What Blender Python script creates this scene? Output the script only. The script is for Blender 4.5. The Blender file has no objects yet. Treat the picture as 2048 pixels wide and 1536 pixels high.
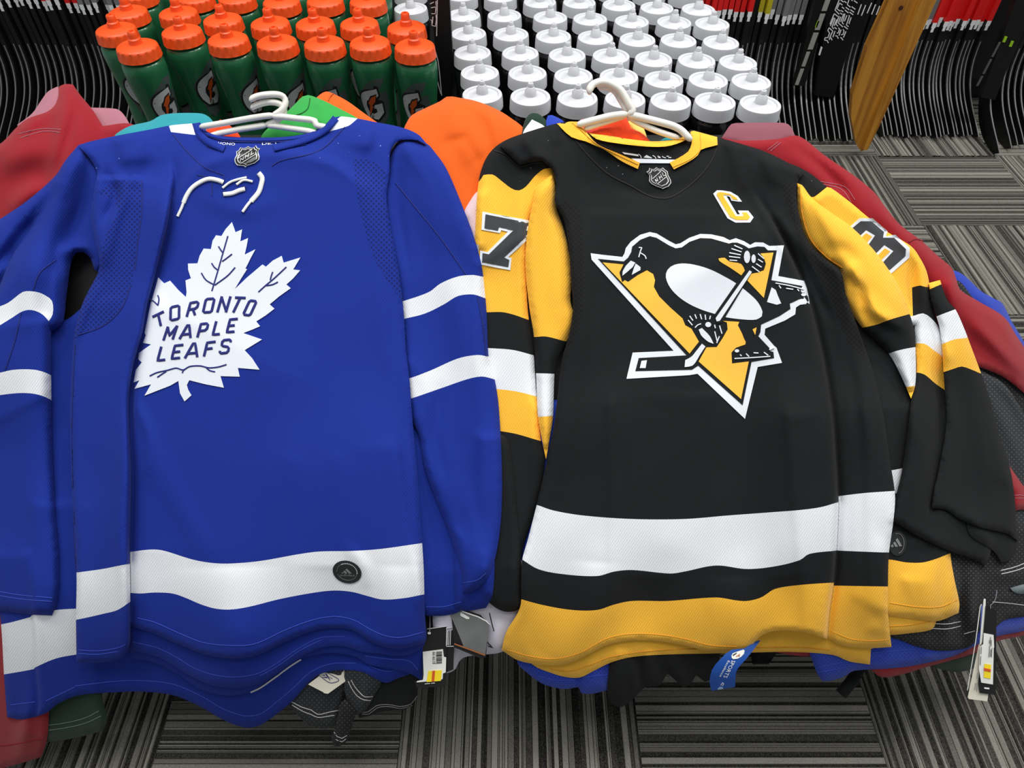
import bpy, bmesh, math, random
import numpy as np
from mathutils import Vector, Matrix
from mathutils.geometry import delaunay_2d_cdt

# ------------------------------------------------------------------ camera, world, lights
scene = bpy.context.scene
COL = scene.collection
FOC, PITCH, CAMZ = 1420.0, math.radians(48.0), 1.6
SP, CP = math.sin(PITCH), math.cos(PITCH)
CAM = np.array([0.0, 0.0, CAMZ])
FWD = np.array([0.0, CP, -SP]); UPV = np.array([0.0, SP, CP])

cam = bpy.data.cameras.new('camera')
cam.sensor_fit = 'HORIZONTAL'; cam.sensor_width = 36.0
cam.lens = 36.0 * FOC / 2048.0
cam.clip_start = 0.02
camo = bpy.data.objects.new('camera', cam); COL.objects.link(camo)
camo.location = CAM; camo.rotation_euler = (math.pi / 2 - PITCH, 0, 0)
scene.camera = camo

world = bpy.data.worlds.new('shop_light'); scene.world = world
world.use_nodes = True
bg = world.node_tree.nodes['Background']
bg.inputs[0].default_value = (0.93, 0.97, 1.0, 1); bg.inputs[1].default_value = 0.31

def area(name, loc, sx, sy, watts, rot=(0, 0, 0), col=(1, 0.98, 0.95)):
    l = bpy.data.lights.new(name, 'AREA'); l.shape = 'RECTANGLE'
    l.size, l.size_y, l.energy, l.color = sx, sy, watts, col
    l.spread = math.radians(150)
    o = bpy.data.objects.new(name, l); COL.objects.link(o)
    o.location = loc; o.rotation_euler = rot
    return o
for i, (x, y, w) in enumerate(((-1.5, 1.4, 32), (1.5, 1.4, 32), (0.0, 1.0, 26), (-0.8, 0.15, 14), (0.9, 0.15, 14), (-0.4, 3.0, 16), (2.7, 2.6, 72))):
    area('ceiling_panel', (x, y, 4.1), 1.2, 0.6, w)

scene.view_settings.view_transform = 'Standard'
scene.view_settings.look = 'None'
scene.view_settings.gamma = 1.0
scene.view_settings.use_curve_mapping = False
scene.view_settings.exposure = -0.12

# ------------------------------------------------------------------ materials
def lin(c):
    c = c / 255.0
    return c / 12.92 if c <= 0.04045 else ((c + 0.055) / 1.055) ** 2.4
def rgb(r, g, b): return (lin(r), lin(g), lin(b), 1.0)

MATS = {}
def plain(name, col, rough=0.5, metal=0.0, spec=0.5, coat=0.0, noise=0.0, nscale=40):
    if name in MATS: return MATS[name]
    m = bpy.data.materials.new(name); m.use_nodes = True
    nt = m.node_tree; p = nt.nodes['Principled BSDF']
    p.inputs['Base Color'].default_value = col
    p.inputs['Roughness'].default_value = rough
    p.inputs['Metallic'].default_value = metal
    p.inputs['Specular IOR Level'].default_value = spec
    p.inputs['Coat Weight'].default_value = coat
    if noise:
        t = nt.nodes.new('ShaderNodeTexCoord'); n = nt.nodes.new('ShaderNodeTexNoise')
        n.inputs['Scale'].default_value = nscale
        mx = nt.nodes.new('ShaderNodeMix'); mx.data_type = 'RGBA'
        nt.links.new(t.outputs['Object'], n.inputs['Vector'])
        nt.links.new(n.outputs['Fac'], mx.inputs[0])
        mx.inputs[6].default_value = tuple(c * (1 - noise) for c in col[:3]) + (1,)
        mx.inputs[7].default_value = tuple(min(1, c * (1 + noise)) for c in col[:3]) + (1,)
        nt.links.new(mx.outputs[2], p.inputs['Base Color'])
    MATS[name] = m
    return m

def fabric(name, col, kind='knit', rough=0.85, sheen=0.15, bump=0.38, scale=105, angle=35, dot=None, dscale=150, dthr=0.30):
    """Knit, woven twill, perforated mesh or dimpled cloth; the UV map is in metres."""
    if name in MATS: return MATS[name]
    m = bpy.data.materials.new(name); m.use_nodes = True
    nt = m.node_tree; L = nt.links; p = nt.nodes['Principled BSDF']
    p.inputs['Roughness'].default_value = rough
    p.inputs['Specular IOR Level'].default_value = 0.25
    p.inputs['Sheen Weight'].default_value = sheen
    p.inputs['Sheen Roughness'].default_value = 0.5
    uv = nt.nodes.new('ShaderNodeUVMap'); uv.uv_map = 'UVMap'
    mp = nt.nodes.new('ShaderNodeMapping'); mp.inputs['Rotation'].default_value[2] = math.radians(angle)
    L.new(uv.outputs[0], mp.inputs[0])
    w = nt.nodes.new('ShaderNodeTexWave'); w.wave_type = 'BANDS'; w.bands_direction = 'X'
    w.inputs['Scale'].default_value = scale; w.inputs['Distortion'].default_value = 0.6
    w.inputs['Detail'].default_value = 1.0; w.inputs['Detail Scale'].default_value = 3.0
    L.new(mp.outputs[0], w.inputs['Vector'])
    n = nt.nodes.new('ShaderNodeTexNoise'); n.inputs['Scale'].default_value = 900
    L.new(uv.outputs[0], n.inputs['Vector'])
    mq = nt.nodes.new('ShaderNodeMapping'); mq.inputs['Rotation'].default_value[2] = math.radians(angle - 62)
    L.new(uv.outputs[0], mq.inputs[0])
    w2 = nt.nodes.new('ShaderNodeTexWave'); w2.inputs['Scale'].default_value = scale * 1.25; w2.inputs['Distortion'].default_value = 0.8
    L.new(mq.outputs[0], w2.inputs['Vector'])
    wm = nt.nodes.new('ShaderNodeMath'); wm.operation = 'MULTIPLY_ADD'; wm.inputs[1].default_value = 0.7
    L.new(w2.outputs['Fac'], wm.inputs[0]); L.new(w.outputs['Fac'], wm.inputs[2])
    ad = nt.nodes.new('ShaderNodeMath'); ad.operation = 'MULTIPLY_ADD'
    L.new(n.outputs['Fac'], ad.inputs[0]); ad.inputs[1].default_value = 1.0; L.new(wm.outputs[0], ad.inputs[2])
    b = nt.nodes.new('ShaderNodeBump'); b.inputs['Strength'].default_value = bump; b.inputs['Distance'].default_value = 0.0006
    L.new(ad.outputs[0], b.inputs['Height']); L.new(b.outputs[0], p.inputs['Normal'])
    mx = nt.nodes.new('ShaderNodeMix'); mx.data_type = 'RGBA'
    mx.inputs[6].default_value = tuple(c * 0.92 for c in col[:3]) + (1,)
    mx.inputs[7].default_value = tuple(min(1, c * 1.07) for c in col[:3]) + (1,)
    L.new(wm.outputs[0], mx.inputs[0])
    out = mx.outputs[2]
    if dot:
        v = nt.nodes.new('ShaderNodeTexVoronoi'); v.inputs['Scale'].default_value = dscale
        v.inputs['Randomness'].default_value = 0.0 if kind == 'mesh' else 0.9
        mp2 = nt.nodes.new('ShaderNodeMapping'); mp2.inputs['Rotation'].default_value[2] = math.radians(45 if kind == 'mesh' else 0)
        L.new(uv.outputs[0], mp2.inputs[0]); L.new(mp2.outputs[0], v.inputs['Vector'])
        lt = nt.nodes.new('ShaderNodeMath'); lt.operation = 'LESS_THAN'; lt.inputs[1].default_value = dthr
        L.new(v.outputs['Distance'], lt.inputs[0])
        m2 = nt.nodes.new('ShaderNodeMix'); m2.data_type = 'RGBA'
        L.new(lt.outputs[0], m2.inputs[0]); L.new(out, m2.inputs[6]); m2.inputs[7].default_value = dot
        out = m2.outputs[2]
    L.new(out, p.inputs['Base Color'])
    MATS[name] = m
    return m

BLUE = rgb(18, 44, 140)
M_BLUE = fabric('royal_blue_knit', BLUE, scale=80, sheen=0.03)
M_BLUEMESH = fabric('royal_blue_perforated', BLUE, 'mesh', sheen=0.03, dot=rgb(12, 28, 100), dscale=160, dthr=0.32)
M_BLUEDIM = fabric('royal_blue_dimpled', BLUE, 'dimple', sheen=0.03, dot=rgb(120, 140, 215), dscale=75, dthr=0.085)
M_WHITE = fabric('white_knit', rgb(226, 229, 234), scale=80, bump=0.35)
M_TWILL = fabric('white_twill', rgb(226, 232, 240), scale=150, bump=0.2)
M_BLACK = fabric('black_knit', rgb(19, 21, 23), scale=110, sheen=0.03)
M_BLACKMESH = fabric('black_perforated', rgb(19, 21, 23), 'mesh', dot=rgb(10, 10, 11), dscale=160, dthr=0.32, sheen=0.03)
M_BLACKDIM = fabric('black_dimpled', rgb(19, 21, 23), 'dimple', dot=rgb(120, 122, 125), dscale=75, dthr=0.07, sheen=0.03)
M_GOLD = fabric('gold_knit', rgb(248, 186, 56), scale=80)
M_GOLDTWILL = fabric('gold_twill', rgb(250, 192, 72), scale=150, bump=0.2)
M_BLACKTWILL = fabric('black_twill', rgb(22, 24, 26), scale=150, bump=0.2, sheen=0.05)
M_GREYTWILL = fabric('charcoal_twill', rgb(62, 64, 68), scale=150, bump=0.2)
M_NAVY = fabric('navy_twill', rgb(38, 44, 116), scale=150, bump=0.2)
M_RED = fabric('red_jersey', rgb(146, 18, 32), scale=120)
M_DKRED = fabric('crimson_jersey', rgb(144, 14, 28), scale=120)
M_PINK = fabric('faded_pink_lining', rgb(166, 108, 122), scale=120)
M_ORANGE = fabric('orange_jersey', rgb(224, 92, 16), scale=120, bump=0.3)
M_ROR = fabric('red_orange_jersey', rgb(230, 66, 18), scale=120)
M_TEAL = fabric('teal_jersey', rgb(40, 148, 160), scale=120)
M_GREEN = fabric('kelly_green_jersey', rgb(48, 160, 70), scale=120)
M_DKGREEN = fabric('dark_green_jersey', rgb(16, 46, 32), scale=120)
M_BMESH = fabric('black_speckled_mesh', rgb(30, 31, 33), 'mesh', dot=rgb(92, 93, 95), dscale=170, dthr=0.15, sheen=0.05)
M_BMESH2 = fabric('charcoal_speckled_mesh', rgb(44, 46, 49), 'mesh', dot=rgb(98, 99, 101), dscale=170, dthr=0.15, sheen=0.05)
M_MIDBLUE = fabric('bright_blue_jersey', rgb(28, 62, 176), 'mesh', dot=rgb(16, 34, 120), dscale=200, dthr=0.2)
M_PALE = fabric('pale_lilac_white', rgb(206, 204, 218), scale=140)
M_BTHREAD = plain('blue_thread', rgb(56, 80, 186), 0.8)
M_BSEAM = plain('blue_seam_thread', rgb(16, 32, 112), 0.8)
M_WTHREAD = plain('white_thread', rgb(210, 210, 208), 0.8)
M_KSEAM = plain('black_seam_thread', rgb(17, 18, 19), 0.8)
M_GTHREAD = plain('gold_thread', rgb(232, 164, 44), 0.8)
M_PLASTIC = plain('white_plastic', rgb(238, 236, 228), 0.3, spec=0.5)
M_LACE = plain('white_lace', rgb(232, 234, 232), 0.8, noise=0.05, nscale=300)
M_SILVER = plain('silver_foil', rgb(222, 224, 222), 0.35, 0.3)
M_BADGEBLK = plain('badge_black', rgb(20, 21, 22), 0.35)
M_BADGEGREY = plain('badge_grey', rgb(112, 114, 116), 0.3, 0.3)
M_TAGBLK = plain('black_card', rgb(17, 15, 16), 0.45)
M_TAGWHT = plain('white_card', rgb(226, 228, 222), 0.55)
M_TAGCREAM = plain('cream_card', rgb(222, 217, 200), 0.55)
M_TAGYEL = plain('yellow_label', rgb(242, 216, 30), 0.55)
M_TAGRED = plain('red_label', rgb(206, 84, 34), 0.55)
M_TAGBLUE = plain('blue_card', rgb(14, 70, 152), 0.4)
M_PRINT = plain('black_print', rgb(24, 24, 26), 0.6)
M_PRINTGREY = plain('grey_print', rgb(120, 122, 122), 0.6)
M_PRINTWHT = plain('white_print', rgb(232, 234, 236), 0.6)
M_HOLO = plain('hologram_card', rgb(128, 130, 128), 0.25, 0.5, noise=0.25, nscale=25)
M_RUBBER = plain('black_rubber', rgb(30, 31, 32), 0.5)

# ------------------------------------------------------------------ object helpers
def link(o, parent=None):
    COL.objects.link(o)
    if parent is not None: o.parent = parent
    return o
def tag(o, label=None, cat=None, group=None, kind=None):
    if label: o['label'] = label
    if cat: o['category'] = cat
    if group: o['group'] = group
    if kind: o['kind'] = kind
    return o
def empty(name, loc, label, cat, group=None):
    o = bpy.data.objects.new(name, None); link(o)
    o.location = loc; o.empty_display_size = 0.05
    ROOTLOC[o.name] = np.array(loc, float)
    return tag(o, label, cat, group)
ROOTLOC = {}
def origin(parent):
    """World origin of a (possibly nested) parent: parts sit at the origin of their thing."""
    while parent is not None:
        if parent.name in ROOTLOC: return ROOTLOC[parent.name]
        parent = parent.parent
    return np.zeros(3)
def mesh_obj(name, V, Fs, mat, parent=None, smooth=True, normals=None, uv=None):
    V = np.asarray(V, float) - origin(parent)
    me = bpy.data.meshes.new(name)
    me.from_pydata(V.tolist(), [], [list(map(int, f)) for f in Fs])
    if uv is not None:
        lay = me.uv_layers.new(name='UVMap')
        idx = np.empty(len(me.loops), np.int32); me.loops.foreach_get('vertex_index', idx)
        lay.data.foreach_set('uv', np.asarray(uv, np.float32)[idx].ravel())
    if smooth: me.polygons.foreach_set('use_smooth', [True] * len(me.polygons))
    me.materials.append(mat)
    me.validate()
    if normals is not None and len(normals) == len(me.vertices):
        me.normals_split_custom_set_from_vertices([tuple(n) for n in normals])
    me.update()
    return link(bpy.data.objects.new(name, me), parent)

# ------------------------------------------------------------------ picture <-> pile geometry
Z0 = 1.22                       # distance of the sloping pile from the camera along its axis
PX = Z0 / FOC                   # metres on the pile per picture pixel
def world_pts(P, n):
    """Point on the pile: n metres proud of the slope, at picture position P."""
    P = np.asarray(P, float); Z = Z0 - np.asarray(n, float)
    x = (P[:, 0] - 1024) / FOC * Z; u = -(P[:, 1] - 768) / FOC * Z
    return CAM + np.outer(x, [1, 0, 0]) + np.outer(Z, FWD) + np.outer(u, UPV)
def on_height(u, v, z):
    """World point on the horizontal plane z seen at pixel (u, v)."""
    d = np.array([(u - 1024) / FOC, 0, 0]) + FWD - (v - 768) / FOC * UPV
    return CAM + d * ((z - CAMZ) / d[2])
def on_depth(u, v, y):
    d = np.array([(u - 1024) / FOC, 0, 0]) + FWD - (v - 768) / FOC * UPV
    return CAM + d * (y / d[1])
def ZM(pts, x0, y0, s):
    return [(x0 + p[0] / s, y0 + p[1] / s) for p in pts]

GS = 4.0; GU0, GV0 = -240.0, 40.0; GW, GH = 640, 410
gu = GU0 + GS * np.arange(GW); gv = GV0 + GS * np.arange(GH)
UU, VV = np.meshgrid(gu, gv)
def support(u, v):
    c = np.clip
    return (-0.03 - 0.10 * c((v - 1080) / 350, 0, 1.5) ** 2 - 0.05 * c((330 - v) / 150, 0, 1.6) ** 2
            - 0.08 * c((70 - u) / 260, 0, 2) ** 2 - 0.10 * c((u - 1720) / 320, 0, 1.6) ** 2)
H = support(UU, VV)
_fx = np.fft.rfftfreq(GW + 64); _fy = np.fft.fftfreq(GH + 64)
def blur(A, sig):
    B = np.pad(A, ((32, 32), (32, 32)), 'edge')
    G = np.exp(-2 * math.pi ** 2 * sig ** 2 * (_fy[:, None] ** 2 + _fx[None, :] ** 2))
    return np.fft.irfft2(np.fft.rfft2(B) * G, B.shape)[32:-32, 32:-32]
def dilate(A, k):
    for _ in range(k):
        B = A.copy()
        B[1:] = np.maximum(B[1:], A[:-1]); B[:-1] = np.maximum(B[:-1], A[1:])
        B[:, 1:] = np.maximum(B[:, 1:], A[:, :-1]); B[:, :-1] = np.maximum(B[:, :-1], A[:, 1:])
        A = B
    return A
def sample(A, P):
    P = np.asarray(P, float)
    x = np.clip((P[:, 0] - GU0) / GS, 0, GW - 1.001); y = np.clip((P[:, 1] - GV0) / GS, 0, GH - 1.001)
    i = x.astype(int); j = y.astype(int); a = x - i; b = y - j
    return (A[j, i] * (1 - a) * (1 - b) + A[j, i + 1] * a * (1 - b) + A[j + 1, i] * (1 - a) * b + A[j + 1, i + 1] * a * b)

def smooth_poly(pts, closed=True, step=7.0, corner=50, sharp=False):
    """Catmull-Rom through pts (turns sharper than `corner` degrees stay corners), resampled."""
    P = [np.array(p[:2], float) for p in pts]; n = len(P); out = []
    cr = []
    for i in range(n):
        if sharp or (not closed and i in (0, n - 1)) : cr.append(True); continue
        a = P[i] - P[i - 1]; b = P[(i + 1) % n] - P[i]
        ang = abs(math.degrees(math.atan2(a[0] * b[1] - a[1] * b[0], float(a @ b))))
        cr.append(ang > corner)
    for i in range(n if closed else n - 1):
        p1, p2 = P[i], P[(i + 1) % n]
        p0 = P[i - 1] if not cr[i] else p1 - (p2 - p1)
        p3 = P[(i + 2) % n] if not cr[(i + 1) % n] else p2 + (p2 - p1)
        Ln = np.linalg.norm(p2 - p1); k = max(1, int(round(Ln / step)))
        l0 = np.linalg.norm(p1 - p0); l3 = np.linalg.norm(p3 - p2)
        m1 = (p2 - p0) / max(1e-6, l0 + Ln) * Ln; m2 = (p3 - p1) / max(1e-6, l3 + Ln) * Ln
        for j in range(k):
            t = j / k
            out.append((2 * t**3 - 3 * t**2 + 1) * p1 + (t**3 - 2 * t**2 + t) * m1 + (-2 * t**3 + 3 * t**2) * p2 + (t**3 - t**2) * m2)
    if not closed: out.append(P[-1])
    return np.array(out)

def inside(P, poly):
    x, y = P[:, 0], P[:, 1]; r = np.zeros(len(P), bool)
    q = poly; n = len(q); j = n - 1
    for i in range(n):
        xi, yi = q[i]; xj, yj = q[j]
        if yi != yj:
            c = ((yi > y) != (yj > y)) & (x < (xj - xi) * (y - yi) / (yj - yi) + xi)
            r ^= c
        j = i
    return r
def dist_line(P, Q, closed=False):
    """distance, signed side (+ = right of travel on screen) and 0..1 position along the polyline."""
    A = Q; B = np.roll(Q, -1, 0)
    if not closed: A, B = A[:-1], B[:-1]
    seg = np.linalg.norm(B - A, axis=1); cum = np.concatenate([[0], np.cumsum(seg)]); tot = max(cum[-1], 1e-6)
    best = np.full(len(P), 1e9); side = np.ones(len(P)); tt = np.zeros(len(P))
    for k in range(len(A)):
        d = B[k] - A[k]; l2 = max(1e-9, d @ d)
        r0 = P[:, 0] - A[k, 0]; r1 = P[:, 1] - A[k, 1]
        t = np.clip((r0 * d[0] + r1 * d[1]) / l2, 0, 1)
        e0 = r0 - t * d[0]; e1 = r1 - t * d[1]; ds = e0 * e0 + e1 * e1
        m = ds < best - 1e-9
        best = np.where(m, ds, best)
        side = np.where(m, np.sign(d[0] * r1 - d[1] * r0), side)
        tt = np.where(m, (cum[k] + t * seg[k]) / tot, tt)
    return np.sqrt(best), side, tt

def triangulate(outline, cons=(), spacing=8.0, holes=(), extra=None, lines=()):
    """Constrained Delaunay of a picture-space region, with interior points."""
    V = []; E = []
    for ring in [outline] + list(holes):
        s = len(V); V += [tuple(p) for p in ring]; n = len(ring)
        E += [(s + i, s + (i + 1) % n) for i in range(n)]
    for ring in cons:
        s = len(V); V += [tuple(p) for p in ring]; n = len(ring)
        E += [(s + i, s + (i + 1) % n) for i in range(n)]
    for ln in lines:
        s = len(V); V += [tuple(p) for p in ln]; E += [(s + i, s + i + 1) for i in range(len(ln) - 1)]
    lo, hi = outline.min(0), outline.max(0)
    xs = np.arange(lo[0], hi[0], spacing); ys = np.arange(lo[1], hi[1], spacing * 0.87)
    if len(xs) and len(ys):
        X, Y = np.meshgrid(xs, ys); X = X + (np.arange(len(ys)) % 2)[:, None] * spacing * 0.5
        G = np.stack([X.ravel(), Y.ravel()], 1)
        G = G[inside(G, outline)]
        for ln in lines:
            if len(G): G = G[dist_line(G, np.asarray(ln))[0] > 17]
        if len(G):
            allp = np.array(V); keep = np.ones(len(G), bool)
            cell = {}
            for q in allp: cell.setdefault((int(q[0] // spacing), int(q[1] // spacing)), []).append(q)
            lim = (spacing * 0.45) ** 2
            for gi, g in enumerate(G):
                cx, cy = int(g[0] // spacing), int(g[1] // spacing)
                for ax in (cx - 1, cx, cx + 1):
                    for ay in (cy - 1, cy, cy + 1):
                        for q in cell.get((ax, ay), ()):
                            if (q[0] - g[0]) ** 2 + (q[1] - g[1]) ** 2 < lim: keep[gi] = False
            V += [tuple(p) for p in G[keep]]
    if extra is not None: V += [tuple(p) for p in extra]
    r = delaunay_2d_cdt([Vector(p) for p in V], E, [], 0, 1e-4)
    P = np.array([(p.x, p.y) for p in r[0]]); T = np.array([f for f in r[2] if len(f) == 3], int)
    C = P[T].mean(1); k = inside(C, outline)
    for h in holes: k &= ~inside(C, h)
    T = T[k]; a, b, c = P[T[:, 0]], P[T[:, 1]], P[T[:, 2]]
    ar = (b[:, 0] - a[:, 0]) * (c[:, 1] - a[:, 1]) - (b[:, 1] - a[:, 1]) * (c[:, 0] - a[:, 0])
    T = T[np.abs(ar) > 1e-6]; ar = ar[np.abs(ar) > 1e-6]
    T[ar > 0] = T[ar > 0][:, [0, 2, 1]]          # counter-clockwise seen from the camera
    return P, T

def emit(P, T, n, groups, parent, thick, uvoff=(0, 0), skirt_all=False):
    """Split one surface into panel objects; smooth normals run across the panel seams."""
    W = world_pts(P, n)
    fn = np.cross(W[T[:, 1]] - W[T[:, 0]], W[T[:, 2]] - W[T[:, 0]])
    N = np.zeros_like(W)
    for k in range(3): np.add.at(N, T[:, k], fn)
    N /= np.maximum(1e-12, np.linalg.norm(N, axis=1))[:, None]
    UV = np.stack([P[:, 0] * PX + uvoff[0], -P[:, 1] * PX + uvoff[1]], 1)
    ec = {}
    for t in T:
        for k in range(3):
            e = (t[k], t[(k + 1) % 3]); ec[e] = 1
    res = []
    Wb = world_pts(P, n - thick)
    pieces = []
    for name, mat, fmask, par in groups:
        idx = np.nonzero(fmask)[0]
        if not len(idx): continue
        lab = np.arange(len(P))
        while True:                                   # label connected patches of triangles
            m = lab[T[idx]].min(1); new = lab.copy()
            for k in range(3): np.minimum.at(new, T[idx][:, k], m)
            if (new == lab).all(): break
            lab = new[new]
        fl = lab[T[idx]].min(1)
        comps = sorted((idx[fl == q] for q in np.unique(fl)), key=len, reverse=True)
        big = [s for s in comps if len(s) >= 14] or comps[:1]; small = comps[len(big):]
        big[0] = np.concatenate([big[0]] + small)
        pieces += [(name, mat, s, par) for s in big]
    for name, mat, s, par in pieces:
        F = T[s]
        used = np.unique(F); mp = {v: i for i, v in enumerate(used)}
        Vv = [W[u] for u in used]; Nn = [N[u] for u in used]; U = [UV[u] for u in used]
        Fs = [[mp[a] for a in t] for t in F.tolist()]
        sk = {}
        for t in F.tolist():
            for k in range(3):
                a, b = t[k], t[(k + 1) % 3]
                if (b, a) in ec: continue
                fnv = np.cross(W[a] - W[b], Wb[b] - W[b]); fnv = -fnv / max(1e-12, np.linalg.norm(fnv))
                ids = []
                for q, src in ((b, W), (a, W), (a, Wb), (b, Wb)):
                    key = (q, src is W)
                    if key not in sk:
                        sk[key] = len(Vv); Vv.append(src[q]); Nn.append(np.zeros(3)); U.append(UV[q])
                    Nn[sk[key]] = Nn[sk[key]] + np.cross(W[a] - W[b], Wb[a] - W[b]) * 1e6
                    ids.append(sk[key])
                Fs.append(ids)
        Nn = np.array(Nn); ln = np.linalg.norm(Nn, axis=1); ln[ln == 0] = 1; Nn /= ln[:, None]
        res.append(mesh_obj(name, Vv, Fs, mat, par or parent, True, Nn, U))
    return res

rngc = random.Random(7)
def ripple(P, amp, seed):
    r = random.Random(seed); o = np.zeros(len(P))
    for k in range(5):
        L = r.uniform(120, 380); a = r.uniform(0, math.pi); ph = r.uniform(0, 6.28)
        o += np.sin((P[:, 0] * math.cos(a) + P[:, 1] * math.sin(a)) / L * 6.28 + ph)
    return o / 5 * amp

def fold_line(l):
    return np.asarray(l, float) if len(l) > 30 else smooth_poly(l, False, 6.0)
def seg(l, v0, v1):
    q = fold_line(l); s = sorted([tuple(p) for p in q if min(v0, v1) <= p[1] <= max(v0, v1)], key=lambda p: p[1])
    return s if v0 <= v1 else s[::-1]
LAST = {}
def cloth(parent, outline, panels, base=None, puff=0.010, rad=16, ridges=(), steps=(), noise=0.0015, seed=1,
          spacing=8.0, thick=0.012, sig=7, flat=0.5, eps=0.002, level=0.0, corner=50, extra_h=None):
    """One draped sheet laid on whatever is below it. panels: [(name, material, polygon or None)];
    ridges: (line, width px, metres); steps: (line, metres, edge px, decay px, t0, t1) raised on the right of travel."""
    global H
    H0 = H
    O = smooth_poly(outline, True, spacing, corner)
    lo, hi = O.min(0) - 12, O.max(0) + 12
    under = blur(dilate(H, 2), sig)
    low = blur(H, 22)
    B = np.maximum(np.maximum(under, H), low - 0.05) + eps + level
    B = np.maximum(blur(B, 1.2), H + eps)
    rl = [(smooth_poly(l, False, 14), w, a) for l, w, a in ridges]
    sl = [(fold_line(s[0]),) + tuple(s[1:]) for s in steps]
    def hf(P):
        d, _, _ = dist_line(P, O, True)
        n = sample(B, P) + puff * np.sqrt(np.maximum(0, 1 - (1 - np.minimum(d / rad, 1)) ** 2))
        for l, w, a in rl:
            dd, _, t = dist_line(P, l); n = n + a * np.exp(-(dd / w) ** 2) * np.sqrt(np.clip(np.sin(np.pi * np.clip(t, 0.02, 0.98)), 0, 1))
        for l, a, edge, decay, t0, t1 in sl:
            dd, sd, t = dist_line(P, l); s = np.where(sd > 0, dd, 0)
            f = np.sqrt(np.maximum(0, 1 - (1 - np.minimum(s / edge, 1)) ** 2)) * np.exp(-(np.maximum(s - edge, 0) / decay) ** 2)
            tp = np.ones(len(P))
            if t0: tp = tp * np.clip(t / t0, 0, 1)
            if t1: tp = tp * np.clip((1 - t) / t1, 0, 1)
            f = f - 0.26 * np.where(sd > 0, np.exp(-(dd / 3.0) ** 2), np.exp(-(dd / 8.0) ** 2))
            n = n + a * f * tp * tp * (3 - 2 * tp)
        n = n + ripple(P, noise, seed) * np.minimum(d / 40, 1)
        n = np.maximum(n, sample(H0, P) + 0.001)
        if extra_h: n = n + extra_h(P)
        return n
    cons = []; polys = []
    for nm, mat, pg in panels:
        if pg is None: polys.append(None); continue
        q = smooth_poly(pg, True, spacing, corner); polys.append(q); cons.append(q)
    for l, *_ in sl:                                  # a sharp edge along each fold
        pass
    ex = None; lns = []
    if sl:
        pts = []
        for s in sl:
            q = fold_line(s[2 - 2])
            t = np.gradient(q, axis=0); t /= np.maximum(1e-6, np.linalg.norm(t, axis=1))[:, None]
            nrm = np.stack([-t[:, 1], t[:, 0]], 1)
            pts += [q - nrm * 16, q - nrm * 10, q - nrm * 5, q + nrm * 2.5, q + nrm * 6.0, q + nrm * 11.0]
            lns.append(q)
        ex = np.concatenate(pts); ex = ex[inside(ex, O)]
    P, T = triangulate(O, cons, spacing, (), ex, lns)
    C = P[T].mean(1); own = np.zeros(len(T), int)
    for i, q in enumerate(polys):
        if q is not None: own[inside(C, q)] = i
    n = hf(P); LAST['hf'] = hf
    res = emit(P, T, n, [(panels[i][0], panels[i][1], own == i, None) for i in range(len(panels))], parent, thick, (rngc.random(), rngc.random()))
    i0 = max(0, int((lo[0] - GU0) / GS)); i1 = min(GW, int((hi[0] - GU0) / GS) + 2)
    j0 = max(0, int((lo[1] - GV0) / GS)); j1 = min(GH, int((hi[1] - GV0) / GS) + 2)
    if i1 > i0 and j1 > j0:
        Q = np.stack([UU[j0:j1, i0:i1].ravel(), VV[j0:j1, i0:i1].ravel()], 1)
        m = inside(Q, O); h = H[j0:j1, i0:i1].ravel().copy()
        if m.any(): h[m] = np.maximum(h[m], hf(Q[m]))
        H = H.copy(); H[j0:j1, i0:i1] = h.reshape(j1 - j0, i1 - i0)
    return res

def patch(name, mat, poly, parent, lift=0.0012, thick=None, sharp=True, spacing=10, holes=(), step=12, hh=None):
    O = smooth_poly(poly, True, step, 50, sharp)
    hs = [smooth_poly(h, True, step, 50, sharp) for h in holes]
    P, T = triangulate(O, (), spacing, hs)
    n = (sample(H, P) if hh is None else hh(P)) + lift
    return emit(P, T, n, [(name, mat, np.ones(len(T), bool), None)], parent, thick or lift + 0.0008)[0]

def ribbon(name, mat, lines, parent, w=3.0, lift=0.001, arch=0.0006, step=6, hh=None, uvs=False, corner=50):
    """Raised strips (stitching, laces, strokes of letters) lying on the cloth; several lines make one mesh."""
    if len(lines) > 1 and not name.startswith('letter') and name not in JOINED:
        return [ribbon(name, mat, [l], parent, w, lift, arch, step, hh, uvs, corner) for l in lines][0]
    V = []; Fs = []; U = []
    for ln in lines:
        q = smooth_poly(ln, False, step, corner)
        if len(q) < 2: continue
        t = np.gradient(q, axis=0); t /= np.maximum(1e-6, np.linalg.norm(t, axis=1))[:, None]
        nr = np.stack([-t[:, 1], t[:, 0]], 1); s = len(V); m = len(q)
        prof = ((-0.5, -lift * 0.9), (-0.42, arch * 0.5), (0, arch), (0.42, arch * 0.5), (0.5, -lift * 0.9))
        ctr = (sample(H, q) if hh is None else hh(q))
        for o, z in prof:
            p = q + nr * w * o
            hs = np.maximum(sample(H, p) if hh is None else hh(p), ctr - 0.004)
            V += world_pts(p, hs + lift + z).tolist(); U += (p * PX).tolist()
        for k in range(4):
            for i in range(m - 1):
                a = s + k * m + i
                Fs.append((a, a + m, a + m + 1, a + 1))
    o = mesh_obj(name, V, Fs, mat, parent, True, None, U)
    if len(lines) > 1 and name in JOINED: o['kind'] = 'stuff'
    return o
JOINED = {'hem_stitching', 'white_lines', 'leaf_vein', 'ring_print', 'barcode', 'tag_print', 'badge_letters', 'badge_band', 'collar_stitching', 'white_print_lines'}

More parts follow.
